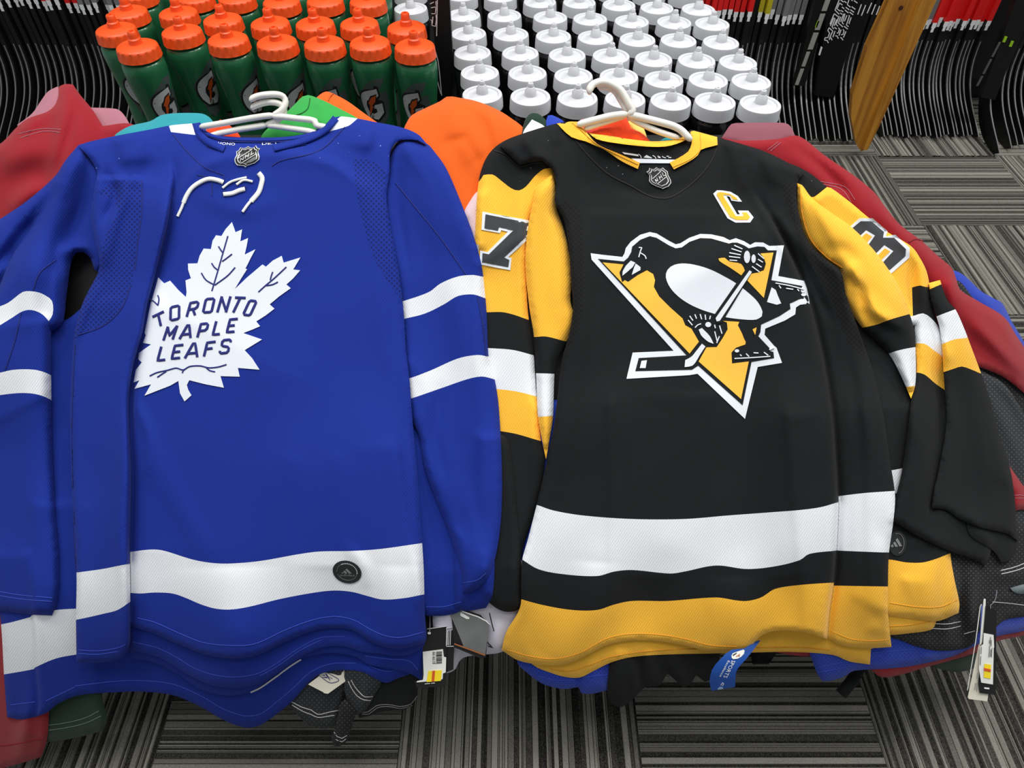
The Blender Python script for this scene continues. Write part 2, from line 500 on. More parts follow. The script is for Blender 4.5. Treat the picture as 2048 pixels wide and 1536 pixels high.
def tube_mesh(pts, rad, seg=8, step=None):
    """Round bar along 3-D points."""
    q = [Vector(p) for p in pts]; V = []; Fs = []; m = len(q)
    t0 = (q[1] - q[0]).normalized(); up = Vector((0, 0, 1)) if abs(t0.z) < 0.9 else Vector((1, 0, 0))
    nrm = (up - t0 * up.dot(t0)).normalized()
    for i in range(m):
        t = (q[min(i + 1, m - 1)] - q[max(i - 1, 0)]).normalized()
        nrm = (nrm - t * nrm.dot(t)).normalized(); b = t.cross(nrm)
        r = rad[i] if hasattr(rad, '__len__') else rad
        for k in range(seg):
            a = 2 * math.pi * k / seg
            V.append(tuple(q[i] + (nrm * math.cos(a) + b * math.sin(a)) * r))
    for i in range(m - 1):
        for k in range(seg):
            a = i * seg + k; c = i * seg + (k + 1) % seg
            Fs.append((a, c, c + seg, a + seg))
    Fs.append(tuple(range(seg))[::-1]); Fs.append(tuple(range((m - 1) * seg, m * seg)))
    return V, Fs
def tube_on(name, mat, line, parent, rad_px, lift, step=5, ends=None):
    q = smooth_poly(line, False, step)
    base = sample(H, q)
    n = np.maximum(base, 0 * base - 0.2) * 0 + (np.array(lift) if np.ndim(lift) == 0 else np.interp(np.linspace(0, 1, len(q)), np.linspace(0, 1, len(lift)), lift))
    rr = np.full(len(q), rad_px * PX); rr[0] *= .45; rr[-1] *= .45; rr[1] *= .85; rr[-2] *= .85
    V, F = tube_mesh(world_pts(q, n), rr)
    return mesh_obj(name, V, F, mat, parent)

def text_tris(body, size=1.0):
    cu = bpy.data.curves.new('t', 'FONT'); cu.body = body; cu.size = size; cu.resolution_u = 2
    o = bpy.data.objects.new('t', cu); COL.objects.link(o)
    bpy.context.view_layer.update()
    me = bpy.data.meshes.new_from_object(o.evaluated_get(bpy.context.evaluated_depsgraph_get()))
    V = np.array([v.co[:2] for v in me.vertices]); F = [tuple(p.vertices) for p in me.polygons]
    bpy.data.objects.remove(o); bpy.data.curves.remove(cu); bpy.data.meshes.remove(me)
    return V, F
def lettering(name, body, mat, parent, org, ex, ey, lift=0.001, hh=None, fit=True):
    """Flat printed words: org = baseline start in pixels, ex = full run of the line, ey = letter height."""
    V, F = text_tris(body)
    lo, hi = V.min(0), V.max(0)
    t = (V - [lo[0], 0]) / [hi[0] - lo[0], 0.72]
    P = np.array(org) + np.outer(t[:, 0], ex) + np.outer(t[:, 1], ey)
    n = (sample(H, P) if hh is None else hh(P)) + lift
    return mesh_obj(name, world_pts(P, n), F, mat, parent, False)

# ------------------------------------------------------------------ floor and wall
def box(name, lo, hi, mat, parent=None, bev=0.0):
    bm = bmesh.new(); bmesh.ops.create_cube(bm, size=1)
    c = (np.array(lo) + hi) / 2 - origin(parent); s = np.array(hi) - np.array(lo)
    for v in bm.verts: v.co = Vector(c) + Vector((v.co.x * s[0], v.co.y * s[1], v.co.z * s[2]))
    if bev: bmesh.ops.bevel(bm, geom=bm.edges[:], offset=bev, segments=2, affect='EDGES')
    me = bpy.data.meshes.new(name); bm.to_mesh(me); bm.free(); me.materials.append(mat)
    return link(bpy.data.objects.new(name, me), parent)

M_SUB = plain('floor_base', rgb(40, 40, 38), 0.9)
floor = box('floor', (-3.0, -0.8, -0.03), (3.4, 3.38, -0.006), M_SUB); tag(floor, kind='structure')
M_WALL = plain('dark_wall', rgb(26, 26, 27), 0.8, noise=0.1, nscale=8)
tag(box('wall_back', (-3.0, 3.30, 0), (3.4, 3.38, 2.6), M_WALL), kind='structure')
tag(box('baseboard_back', (-3.0, 3.285, 0), (3.4, 3.30, 0.09), plain('baseboard_black', rgb(18, 18, 18), 0.5)), kind='structure')

mc = bpy.data.materials.new('carpet'); mc.use_nodes = True
nt = mc.node_tree; p = nt.nodes['Principled BSDF']; p.inputs['Roughness'].default_value = 0.92
p.inputs['Specular IOR Level'].default_value = 0.15
at = nt.nodes.new('ShaderNodeAttribute'); at.attribute_name = 'rib'
tc = nt.nodes.new('ShaderNodeTexCoord'); nz = nt.nodes.new('ShaderNodeTexNoise')
nz.inputs['Scale'].default_value = 420; nz.inputs['Detail'].default_value = 3
nt.links.new(tc.outputs['Object'], nz.inputs['Vector'])
ma = nt.nodes.new('ShaderNodeMath'); ma.operation = 'MULTIPLY_ADD'
nt.links.new(nz.outputs['Fac'], ma.inputs[0]); ma.inputs[1].default_value = 0.55
nt.links.new(at.outputs['Fac'], ma.inputs[2])
cr = nt.nodes.new('ShaderNodeValToRGB'); e = cr.color_ramp.elements
e[0].position = 0.25; e[0].color = rgb(32, 31, 29); e[1].position = 1.0; e[1].color = rgb(150, 148, 139)
nt.links.new(ma.outputs[0], cr.inputs[0]); nt.links.new(cr.outputs[0], p.inputs['Base Color'])
bp = nt.nodes.new('ShaderNodeBump'); bp.inputs['Strength'].default_value = 1.0; bp.inputs['Distance'].default_value = 0.004
nt.links.new(nz.outputs['Fac'], bp.inputs['Height']); nt.links.new(bp.outputs[0], p.inputs['Normal'])

def carpet_mesh(seed):
    r = random.Random(seed); V = []; F = []; col = []
    x = -0.2495
    while x < 0.2495:
        w = min(r.choice((0.003, 0.004, 0.005, 0.007, 0.010, 0.013)), 0.2495 - x)
        dark = r.random() < 0.40
        h = -0.0035 if dark else r.uniform(-0.001, 0.0022)
        c = r.uniform(0.0, 0.14) if dark else r.uniform(0.30, 0.80)
        s = len(V); d = min(0.0008, w / 3)
        for xx, zz in ((x, -0.005), (x + d, h), (x + w - d, h), (x + w, -0.005)):
            V += [(xx, -0.2495, zz), (xx, 0.2495, zz)]; col += [c, c]
        for k in range(3):
            a = s + 2 * k; F.append((a, a + 2, a + 3, a + 1))
        x += w
    me = bpy.data.meshes.new('carpet_tile'); me.from_pydata(V, [], F)
    a = me.attributes.new('rib', 'FLOAT', 'POINT'); a.data.foreach_set('value', col)
    me.materials.append(mc); return me
CM = [carpet_mesh(s) for s in range(5)]
ri = random.Random(3)
for j in range(-2, 6):
    y = 0.5 + 0.5 * j
    off = 0.015 if y < 1.2 else 0.31
    for i in range(-6, 7):
        x = off + 0.5 * i
        if not (-2.95 < x < 3.3): continue
        o = bpy.data.objects.new('carpet_tile', ri.choice(CM)); link(o, floor)
        o.location = (x, y, 0)
        vert = (i + j) % 2 == 0 if y < 1.2 else (i + j) % 2 == 0
        o.rotation_euler = (0, 0, (0 if vert else math.pi / 2) + (math.pi if ri.random() < 0.5 else 0))

# ------------------------------------------------------------------ hockey sticks
M_STICK = plain('stick_black', rgb(14, 14, 15), 0.5, spec=0.3, noise=0.2, nscale=30)
M_HIGHLIGHT = plain('edge_highlight_grey', rgb(112, 114, 114), 0.4)  # pale grey puts the gloss highlight of the blade edges into the colour
M_SRED = plain('stick_red', rgb(214, 22, 22), 0.4)
M_SGREY = plain('stick_grey', rgb(118, 118, 120), 0.4)
M_SYEL = plain('stick_yellow', rgb(176, 164, 30), 0.4)
M_SWHT = plain('stick_white', rgb(228, 230, 232), 0.4)
M_LIME = plain('stick_lime', rgb(150, 200, 30), 0.4)

def loft(sections, name, mat):
    """sections: lists of 4 points joined into a closed bar."""
    V = []; F = []
    for s in sections: V += s
    n = len(sections)
    for i in range(n - 1):
        for k in range(4):
            a = 4 * i + k; b = 4 * i + (k + 1) % 4; F.append((a, b, b + 4, a + 4))
    F.append((3, 2, 1, 0)); e = 4 * (n - 1); F.append((e, e + 1, e + 2, e + 3))
    me = bpy.data.meshes.new(name); me.from_pydata(V, [], F); me.materials.append(mat); return me
# profile in (d = metres behind the toe, z): front edge and rear edge of the blade
fr = [(0.000, 0.022), (0.052, 0.048), (0.122, 0.080), (0.190, 0.118), (0.246, 0.168), (0.284, 0.236), (0.300, 0.330)]
bk = [(0.030, 0.002), (0.110, 0.006), (0.190, 0.032), (0.256, 0.076), (0.302, 0.138), (0.323, 0.225), (0.331, 0.330)]
hw = [0.003, 0.0035, 0.004, 0.0045, 0.006, 0.009, 0.0095]
def dense(q, k=3):
    q = np.array(q, float); t = np.arange(len(q)); r = np.linspace(0, len(q) - 1, (len(q) - 1) * k + 1)
    if q.ndim == 1: return np.interp(r, t, q)
    out = []
    for i in range(len(q) - 1):
        p0 = q[max(i - 1, 0)]; p1, p2 = q[i], q[i + 1]; p3 = q[min(i + 2, len(q) - 1)]
        for j in range(k):
            s = j / k; out.append(0.5 * (2 * p1 + (p2 - p0) * s + (2 * p0 - 5 * p1 + 4 * p2 - p3) * s * s + (3 * p1 - p0 - 3 * p2 + p3) * s ** 3))
    return np.array(out + [q[-1]])
fr, bk, hw = dense(fr), dense(bk), dense(hw)
ME_BLADE = loft([[(-w, f[0], f[1]), (w, f[0], f[1]), (w, b[0], b[1]), (-w, b[0], b[1])] for f, b, w in zip(fr, bk, hw)], 'blade', M_STICK)
def edge_highlight():  # thin strip painted as the highlight along the blade's front edge
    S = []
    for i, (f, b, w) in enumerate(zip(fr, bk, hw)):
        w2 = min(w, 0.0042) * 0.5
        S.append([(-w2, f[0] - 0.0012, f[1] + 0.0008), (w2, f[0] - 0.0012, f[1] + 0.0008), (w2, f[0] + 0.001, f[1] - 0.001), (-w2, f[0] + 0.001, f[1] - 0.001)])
    return loft(S[:-1], 'blade_edge_highlight', M_HIGHLIGHT)
ME_HIGHLIGHT = edge_highlight()
def bar(z0, z1, w, name, mat, grow=0.0):
    S = []
    for z in (z0, z1):
        d = 0.300 + (z - 0.33) * 0.03
        S.append([(-w - grow, d - grow, z), (w + grow, d - grow, z), (w + grow, d + 0.031 + grow, z), (-w - grow, d + 0.031 + grow, z)])
    return loft(S, name, mat)
ME_SHAFT = bar(0.33, 1.45, 0.0095, 'shaft', M_STICK)
BANDS = {'red': M_SRED, 'grey': M_SGREY, 'yellow': M_SYEL}
_bc = {}
def stick(u, v, kind, tipz, label, group, v0=287):
    b = on_height(u, v0, 0); b[1] += (v0 - v) * 0.006
    r = empty('hockey_stick', (b[0], b[1], 0.0), label, 'hockey stick', group)
    link(bpy.data.objects.new('shaft', ME_SHAFT), r)
    bl = link(bpy.data.objects.new('blade', ME_BLADE), r)
    link(bpy.data.objects.new('blade_edge_highlight', ME_HIGHLIGHT), bl)
    if kind in BANDS:
        q = round(tipz - 0.027, 2)
        if (kind, q) not in _bc:
            _bc[(kind, q)] = (bar(q + 0.038, 1.2, 0.0095, kind + '_band', BANDS[kind], 0.0006), bar(q + 0.018, q + 0.038, 0.0078, 'white_collar', M_SWHT, 0.001),
                              bar(q, q + 0.018, 0.0045, 'white_tip', M_SWHT, 0.0012))
        for m in _bc[(kind, q)]: link(bpy.data.objects.new(m.name.split('.')[0], m), r)
    return r
rs = random.Random(11)
ORD = ['first', 'second', 'third', 'fourth', 'fifth', 'sixth', 'seventh', 'eighth', 'ninth', 'tenth', 'eleventh', 'twelfth', 'thirteenth',
       'fourteenth', 'fifteenth', 'sixteenth', 'seventeenth', 'eighteenth', 'nineteenth', 'twentieth', 'twenty-first', 'twenty-second', 'twenty-third',
       'twenty-fourth', 'twenty-fifth', 'twenty-sixth', 'twenty-seventh', 'twenty-eighth', 'twenty-ninth', 'thirtieth', 'thirty-first', 'thirty-second',
       'thirty-third', 'thirty-fourth', 'thirty-fifth', 'thirty-sixth', 'thirty-seventh', 'thirty-eighth', 'thirty-ninth', 'fortieth', 'forty-first', 'forty-second', 'forty-third', 'forty-fourth']
def stick_label(k, kind, where):
    a = {'red': 'red-banded black hockey stick', 'grey': 'grey-banded black hockey stick', 'yellow': 'yellow-banded black hockey stick', 'plain': 'plain black hockey stick'}[kind]
    return '%s, %s from left %s' % (a, ORD[k], where)
# left rack
for k in range(29):
    u = -105 + 14.2 * k
    kind = 'grey' if k < 13 else ('red' if k < 22 else 'grey')
    stick(u, 290 + rs.uniform(-3, 3), kind, 0.485 + rs.uniform(-0.012, 0.012) - 0.0016 * max(0, k - 8), stick_label(k, kind, 'in the left rack'), 'hockey sticks in the left rack')
# between the bottles and the plank
for k in range(34):
    u = 1352 + 11.6 * k
    kind = 'red' if k < 12 else ('plain' if k == 12 else ('yellow' if k in (13, 14) else ('grey' if k < 21 else 'plain')))
    stick(u, 288 + rs.uniform(-2.5, 2.5), kind, 0.435 - 0.0012 * k + rs.uniform(-0.012, 0.008), stick_label(k, kind, 'left of the plank'), 'hockey sticks left of the plank')
# right of the plank
for k in range(21):
    u = 1768 + 9.4 * k
    kind = 'grey' if k < 9 else 'red'
    stick(u, 283 + rs.uniform(-2.5, 2.5), kind, 0.385 - 0.0008 * k + rs.uniform(-0.008, 0.008), stick_label(k, kind, 'right of the plank'), 'hockey sticks right of the plank')
for k, (u, v) in enumerate(((1994, 316), (2018, 306), (2030, 300), (2043, 298), (2056, 297), (2070, 296), (2084, 296), (2098, 295), (2112, 294))):
    stick(u, v, 'plain', 0, '%s plain black stick at the far right end of the rack' % ORD[k], 'plain sticks at the right end', v)

def flat_strokes(name, mat, lines, D, parent, w_px=2.2):
    """Printed line art on the vertical front face y = D."""
    V = []; F = []
    for ln in lines:
        q = smooth_poly(ln, False, 6, 20); t = np.gradient(q, axis=0); t /= np.maximum(1e-6, np.linalg.norm(t, axis=1))[:, None]
        nr = np.stack([-t[:, 1], t[:, 0]], 1); s = len(V); m = len(q)
        for o in (-0.5, 0.5):
            V += [tuple(on_depth(a[0], a[1], D)) for a in q + nr * w_px * o]
        for i in range(m - 1): F.append((s + i, s + i + 1, s + m + i + 1, s + m + i))
    return mesh_obj(name, V, F, mat, parent, False)
def board(name, quad, D, th, mat, parent):
    f = [on_depth(a[0], a[1], D) for a in quad]; b = [q + np.array([0, th, 0]) for q in f]
    n = len(f)
    F = [tuple(range(n)), tuple(range(2 * n - 1, n - 1, -1))] + [(i, (i + 1) % n, n + (i + 1) % n, n + i) for i in range(n)]
    F = [tuple(reversed(x)) for x in F]
    return mesh_obj(name, f + b, F, mat, parent, False)
# stick with grey dashes
DS = 3.0
g = empty('hockey_stick', on_depth(1590, 200, DS), 'black hockey stick with long pale dashes along its front edge', 'hockey stick')
board('shaft', [(1588, 172), (1610, 172), (1674, -60), (1646, -60)], DS, 0.03, M_STICK, g)
for a, b in ((-50, -6), (0, 22), (28, 60), (66, 99), (104, 133), (138, 170)):
    x = lambda y: 1651 - (y + 0) * 0.36
    w = 10 if b < 130 else 7
    board('pale_dash', [(x(b), b), (x(b) + w, b), (x(a) + w, a), (x(a), a)], DS - 0.003, 0.004, plain('dash_grey', rgb(150, 152, 146), 0.5), g)
board('lime_mark', [(1630, 55), (1634, 55), (1639, 42), (1635, 42)], DS - 0.003, 0.003, M_LIME, g)
board('white_mark', [(1637, 110), (1640, 111), (1645, 95), (1642, 93)], DS - 0.003, 0.003, M_SWHT, g)
# goalie stick with outline lettering
g = empty('goalie_stick', on_depth(1650, 170, 3.02), 'wide black goalie stick with white outline lettering left of plank', 'goalie stick')
board('paddle', [(1630, 190), (1668, 196), (1742, -60), (1668, -60)], 3.02, 0.025, M_STICK, g)
A = lambda L: [ZM(l, 1640, 0, 12.8) for l in L]
flat_strokes('outline_lettering', M_PRINTWHT, A([
    [(490, 0), (385, 260), (490, 365)], [(500, 75), (575, 130)], [(500, 75), (435, 225), (515, 285)], [(530, 0), (605, 55)], [(620, 30), (680, 75)],
    [(560, 180), (620, 225)], [(660, 185), (750, 255)], [(740, 0), (700, 120), (780, 185)], [(805, 0), (835, 20)], [(870, 15), (960, 80)], [(810, 170), (905, 240)],
    [(530, 265), (595, 305)], [(635, 255), (730, 330)], [(780, 250), (870, 315)], [(515, 330), (570, 370)], [(755, 310), (850, 380)],
    [(365, 350), (460, 425)], [(365, 350), (255, 620)], [(355, 455), (265, 665)], [(355, 455), (385, 480), (310, 690), (350, 740)],
    [(430, 500), (365, 660)], [(490, 410), (410, 620), (460, 670)], [(530, 430), (470, 590), (585, 690)], [(610, 350), (530, 560)], [(640, 350), (570, 590), (610, 620)],
    [(690, 390), (625, 545)], [(735, 390), (755, 410), (675, 640), (730, 685)], [(800, 445), (740, 600), (760, 610)], [(615, 670), (710, 745)], [(370, 700), (430, 740)],
    [(235, 710), (330, 800)], [(235, 710), (200, 780), (245, 850), (205, 960), (130, 970), (115, 1030)], [(330, 800), (290, 870), (235, 1020)], [(385, 795), (330, 950)],
    [(470, 710), (500, 740), (470, 840), (430, 850)], [(540, 760), (485, 910)], [(590, 750), (615, 790), (590, 880), (540, 890)], [(665, 800), (600, 960)],
    [(390, 915), (435, 920), (470, 990)], [(520, 960), (550, 970), (590, 1030)], [(115, 1030), (180, 1035), (215, 1100)], [(275, 960), (310, 1030)],
    [(1060, 110), (965, 370)], [(1170, 130), (1060, 400)], [(1325, 70), (1205, 340)], [(1425, 110), (1320, 370)], [(1530, 150), (1440, 380)]]), 3.018, g, 2.0)
for a in ((2006, 82), (2022, 91)):
    board('lime_sticker', [(a[0] - 3, a[1] + 5), (a[0] + 3, a[1] + 6), (a[0] + 8, a[1] - 7), (a[0] + 2, a[1] - 8)], 2.95, 0.003, M_LIME, g) if 0 else None
g = empty('hockey_stick', on_depth(1975, 200, 2.9), 'black stick with grey dashes and lime stickers near right edge', 'hockey stick')
board('shaft', [(1962, 195), (1990, 200), (2085, -40), (2046, -40)], 2.93, 0.03, M_STICK, g)
for a, b in ((85, 114), (119, 148), (153, 172)):
    x = lambda y: 1998 - (y - 85) * 0.52
    board('grey_dash', [(x(b), b), (x(b) + 4, b), (x(a) + 4, a), (x(a), a)], 2.926, 0.004, plain('dash_dark', rgb(84, 86, 86), 0.5), g)
for u0, v0 in ((2009, 79), (2022, 88)):
    board('lime_sticker', [(u0 - 4, v0 + 5), (u0 + 1, v0 + 6), (u0 + 6, v0 - 5), (u0 + 1, v0 - 6)], 2.926, 0.003, M_LIME, g)

# wooden divider plank of the stick rack
mw = bpy.data.materials.new('pine'); mw.use_nodes = True
nt = mw.node_tree; p = nt.nodes['Principled BSDF']; p.inputs['Roughness'].default_value = 0.32
tc = nt.nodes.new('ShaderNodeTexCoord'); mp = nt.nodes.new('ShaderNodeMapping'); mp.inputs['Scale'].default_value = (30, 30, 1.6)
nz = nt.nodes.new('ShaderNodeTexNoise'); nz.inputs['Scale'].default_value = 1.2; nz.inputs['Detail'].default_value = 4; nz.inputs['Distortion'].default_value = 0.8
nt.links.new(tc.outputs['Object'], mp.inputs[0]); nt.links.new(mp.outputs[0], nz.inputs['Vector'])
cr = nt.nodes.new('ShaderNodeValToRGB'); e = cr.color_ramp.elements
e[0].position = 0.3; e[0].color = rgb(150, 92, 24); e[1].position = 0.72; e[1].color = rgb(212, 150, 54)
nt.links.new(nz.outputs['Fac'], cr.inputs[0]); nt.links.new(cr.outputs[0], p.inputs['Base Color'])
g = empty('rack_divider', on_depth(1728, 300, 2.78), 'varnished pine plank standing between the two stick racks', 'plank')
def prism(name, quad, y0, lean, th, mat, parent):
    f = [on_depth(a[0], a[1], y0 + lean * (300 - a[1]) / 300) for a in quad]; b = [q + np.array([0.0, th, 0]) for q in f]; n = len(f)
    F = [tuple(range(n - 1, -1, -1)), tuple(range(n, 2 * n))] + [((i + 1) % n, i, n + i, n + (i + 1) % n) for i in range(n)]
    return mesh_obj(name, f + b, F, mat, parent, False)
prism('plank', [(1712, 288), (1722, 303), (1729, 300), (1745, 262), (1826, 95), (1858, 0), (1882, -60), (1806, -60), (1778, 0), (1735, 95), (1705, 190), (1702, 235)], 2.74, 0.0, 0.035, mw, g)
prism('front_trim', [(1727, 301), (1735, 300), (1760, 250), (1873, 0), (1900, -60), (1868, -60), (1842, 0), (1748, 240)], 2.715, 0.0, 0.025, mw, g)
kn = on_depth(1802, 16, 2.738)
V, F = tube_mesh([kn, kn + np.array([0, 0.004, 0])], 0.008, 10)
mesh_obj('knot', V, F, plain('wood_knot', rgb(58, 30, 10), 0.5), g, False)

# ------------------------------------------------------------------ bottles
def lathe(prof, seg, rib=None):
    V = []; F = []; n = len(prof)
    for i, (r, z) in enumerate(prof):
        for k in range(seg):
            a = 2 * math.pi * k / seg
            rr = r * (1 + (rib[1] if rib and i in rib[0] and k % rib[2] == 0 else 0))
            V.append((rr * math.cos(a), rr * math.sin(a), z))
    for i in range(n - 1):
        for k in range(seg):
            a = i * seg + k; b = i * seg + (k + 1) % seg; F.append((a, b, b + seg, a + seg))
    F.append(tuple(range(seg - 1, -1, -1))); F.append(tuple(range((n - 1) * seg, n * seg)))
    return V, F
def lathe_mesh(name, prof, seg, mat, rib=None):
    V, F = lathe(prof, seg, rib); me = bpy.data.meshes.new(name); me.from_pydata(V, [], F)
    me.polygons.foreach_set('use_smooth', [True] * len(me.polygons)); me.materials.append(mat)
    try: me.set_sharp_from_angle(angle=math.radians(42))
    except Exception: pass
    return me
ZT = 0.74
M_GBOT = plain('green_bottle_plastic', rgb(38, 108, 70), 0.3, 0.15, coat=0.3)
M_OCAP = plain('orange_cap_plastic', rgb(238, 84, 26), 0.42)
M_KBOT = plain('black_bottle_plastic', rgb(18, 18, 19), 0.2, coat=0.3)
M_WCAP = plain('white_cap_plastic', rgb(206, 208, 213), 0.38)
M_DARK = plain('spout_hole', rgb(60, 60, 62), 0.6)
M_ODARK = plain('orange_spout_hole', rgb(150, 40, 10), 0.6)
RB = 0.0415
me_gb = lathe_mesh('bottle_body', [(0.030, 0.0), (0.036, 0.004), (0.037, 0.03), (0.0355, 0.07), (0.034, 0.10), (0.0345, 0.125), (0.038, 0.16), (0.0415, 0.19), (0.0425, 0.212), (0.0415, 0.224), (0.0385, 0.230), (0.036, 0.231), (0.036, 0.236)], 40, M_GBOT)
me_oc = lathe_mesh('lid', [(0.0405, 0.2345), (0.0422, 0.2355), (0.0418, 0.239), (0.0405, 0.252), (0.0392, 0.2555), (0.036, 0.2575), (0.02, 0.2605), (0.013, 0.261)], 64, M_OCAP, ((2, 3), -0.045, 4))
me_on = lathe_mesh('spout', [(0.0135, 0.259), (0.0125, 0.262), (0.0120, 0.270), (0.0095, 0.272), (0.0090, 0.277), (0.0088, 0.283), (0.0070, 0.285), (0.0045, 0.285), (0.0040, 0.282)], 20, M_OCAP)
me_kb = lathe_mesh('bottle_body', [(0.034, 0.0), (0.0395, 0.004), (0.0405, 0.02), (0.0400, 0.08), (0.0405, 0.13), (0.0425, 0.145), (0.0425, 0.158), (0.0405, 0.165), (0.0375, 0.169), (0.0375, 0.176)], 40, M_KBOT)
me_wc = lathe_mesh('lid', [(0.0400, 0.171), (0.0415, 0.1722), (0.0413, 0.176), (0.0405, 0.1920), (0.0392, 0.1960), (0.0365, 0.1972), (0.0330, 0.1965), (0.0312, 0.1935), (0.0285, 0.1940), (0.0180, 0.1975), (0.012, 0.199)], 64, M_WCAP, ((2, 3), -0.02, 2))
me_wn = lathe_mesh('spout', [(0.0120, 0.198), (0.0115, 0.208), (0.0090, 0.2105), (0.0082, 0.2145), (0.0062, 0.2160), (0.0058, 0.222), (0.0048, 0.2235), (0.0028, 0.2235), (0.0026, 0.222)], 20, M_WCAP)

def on_cyl(P, z0, zh, s, r_at, lift, ang0):
    """Wrap flat logo coordinates (x right, y up, metres) round the bottle."""
    V = []
    for x, y in P:
        z = z0 + y; r = r_at(z) + lift; a = ang0 + x / RB
        V.append((r * math.cos(a), r * math.sin(a), z))
    return V
gp = [(0.037, 0.03), (0.0355, 0.07), (0.034, 0.10), (0.0345, 0.125), (0.038, 0.16), (0.0415, 0.19), (0.0425, 0.212)]
def rg(z): return float(np.interp(z, [q[1] for q in gp], [q[0] for q in gp]))
def decal(name, poly, mat, lift, holes=(), sharp=False):
    O = smooth_poly(poly, True, 3, 40, sharp); hs = [smooth_poly(h, True, 3, 40, sharp) for h in holes]
    P, T = triangulate(O, (), 6, hs)
    me = bpy.data.meshes.new(name)
    me.from_pydata(on_cyl(P * 0.00158 * np.array([1, -1]), 0.146, 0, 1, rg, lift, 0), [], T.tolist())
    me.polygons.foreach_set('use_smooth', [True] * len(T)); me.materials.append(mat); return me
# logo in millimetres, centred (y down)
plate = [(-22, -8), (8, -34), (24, -34), (18, -22), (10, -14), (26, -16), (30, 8), (22, 26), (-2, 40), (-10, 36)]
gout = [(14, -24), (16, -10), (12, -6), (20, -2), (22, 16), (10, 26), (-8, 24), (-18, 12), (-20, -2), (-14, -14), (-2, -20), (8, -21), (9, -25)]
gwht = [(12, -21), (13.5, -11), (9, -8), (3, -8), (-5, -3), (-7, 4), (-4, 12), (3, 15), (9, 12), (8, 7), (4, 7), (6, 2), (17.5, 0), (19, 14), (9, 23), (-7, 21), (-15, 11), (-17, -2), (-12, -12), (-1, -18)]
bolt = [(10, -12), (3, -9), (-3, 0), (-1, 2), (-4, 18), (4, 4), (2, 3), (8, -3)]
D_PL = decal('logo_plate', plate, plain('logo_grey', rgb(74, 86, 84), 0.35), 0.0003)
D_GO = decal('logo_outline', gout, M_PRINT, 0.0006, sharp=False)
D_GW = decal('logo_letter', gwht, plain('logo_silver', rgb(190, 194, 196), 0.35), 0.0009)
D_BO = decal('logo_bolt_outline', [(11, -14), (2, -11), (-5, 0), (-2.5, 3), (-5, 21), (5.5, 5), (3.5, 3.5), (9.5, -2.5)], M_PRINT, 0.0011, sharp=True)
D_BT = decal('logo_bolt', bolt, plain('logo_orange', rgb(196, 84, 30), 0.4), 0.0014, sharp=True)

def relax(pts, dmin):
    P = [np.array(q[:2], float) for q in pts]
    for _ in range(60):
        for i in range(len(P)):
            for j in range(i):
                d = P[i] - P[j]; L = np.linalg.norm(d)
                if L < dmin:
                    m = d / max(L, 1e-6) * (dmin - L) / 2; P[i] += m; P[j] -= m
    return P
GREEN = [[(272.7, 90), (362, 60.5), (454.7, 76), (552.7, 82), (647.5, 84), (738.7, 83), (829, 90)],
         [(230, 56.6), (254.5, 21.5), (355, 23.4), (444, 37), (539, 44), (629, 45), (718, 45), (812.5, 52.7)],
         [(273, -15), (389, -8), (472, -7), (561.5, 1), (649, -1), (735, 0)],
         [(330, -50), (420, -44), (505, -42), (585, -38), (665, -40), (745, -40)]]
WHITE = [[(964.5, 187.5), (1060.8, 192), (1155, 195), (1250.4, 197), (1341.6, 201), (1430.5, 202), (1521, 207)],
         [(959.6, 144.5), (1055, 145.5), (1147, 150.4), (1238, 152), (1328, 158), (1416.8, 159), (1502.7, 162)],
         [(945, 104.5), (1040.7, 105.5), (1134.4, 109.4), (1222.3, 111), (1307.4, 117), (1393.4, 120), (1476.4, 124)],
         [(937, 66.4), (1022, 67.4), (1107, 71.3), (1191, 74.2), (1275.2, 78), (1357.2, 80), (1442.2, 84)],
         [(926.8, 29.3), (1008.8, 30), (1100.6, 34), (1180.3, 37), (1263.5, 42), (1348.4, 44), (1424.6, 47)],
         [(922.5, -10), (1000.6, -8), (1079.7, 3), (1158.8, 4), (1238, 9), (1314, 15), (1397, 18)],
         [(916, -44), (993, -40), (1070, -34), (1150, -30), (1228, -26), (1300, -20), (1372, -16)]]
EXTRA = [(819, 16), (820, -20)]
ROWN = ['front row', 'second row', 'third row', 'fourth row', 'fifth row', 'sixth row', 'seventh row']
gl = [(r, i, q) for r, row in enumerate(GREEN) for i, q in enumerate(row)]
wl = [(r, i, q) for r, row in enumerate(WHITE) for i, q in enumerate(row)]
pg = [on_height(q[0], q[1], ZT + 0.258) for _, _, q in gl]
pw = [on_height(q[0], q[1], ZT + 0.197) for _, _, q in wl] + [on_height(q[0], q[1], ZT + 0.197) for q in EXTRA]
allp = relax(pg + pw, 0.0855)
rb = random.Random(5)
def bottle(loc, parts, label, cat, group, rot, decals=()):
    o = empty('drink_bottle', (loc[0], loc[1], ZT), label, cat, group); o.rotation_euler = (0, 0, rot)
    kids = [link(bpy.data.objects.new(m.name.split('.')[0], m), o) for m in parts]
    for d in decals: link(bpy.data.objects.new(d.name.split('.')[0], d), kids[0])
    return o
gang = {(0, 0): 18, (0, 1): 28, (0, 2): 32, (0, 3): 26, (0, 4): -18, (0, 5): -26, (0, 6): -30}
for k, (r, i, q) in enumerate(gl):
    L = allp[k]; face = math.atan2(-L[1], -L[0])
    a = face + math.radians(gang.get((r, i), rb.uniform(-60, 60)))
    bottle(L, (me_gb, me_oc, me_on), 'green squeeze bottle with orange lid, %s from left in the %s' % (ORD[i], ROWN[r]), 'bottle', 'green bottles with orange lids', a, (D_PL, D_GO, D_GW, D_BO, D_BT) if r < 2 else ())
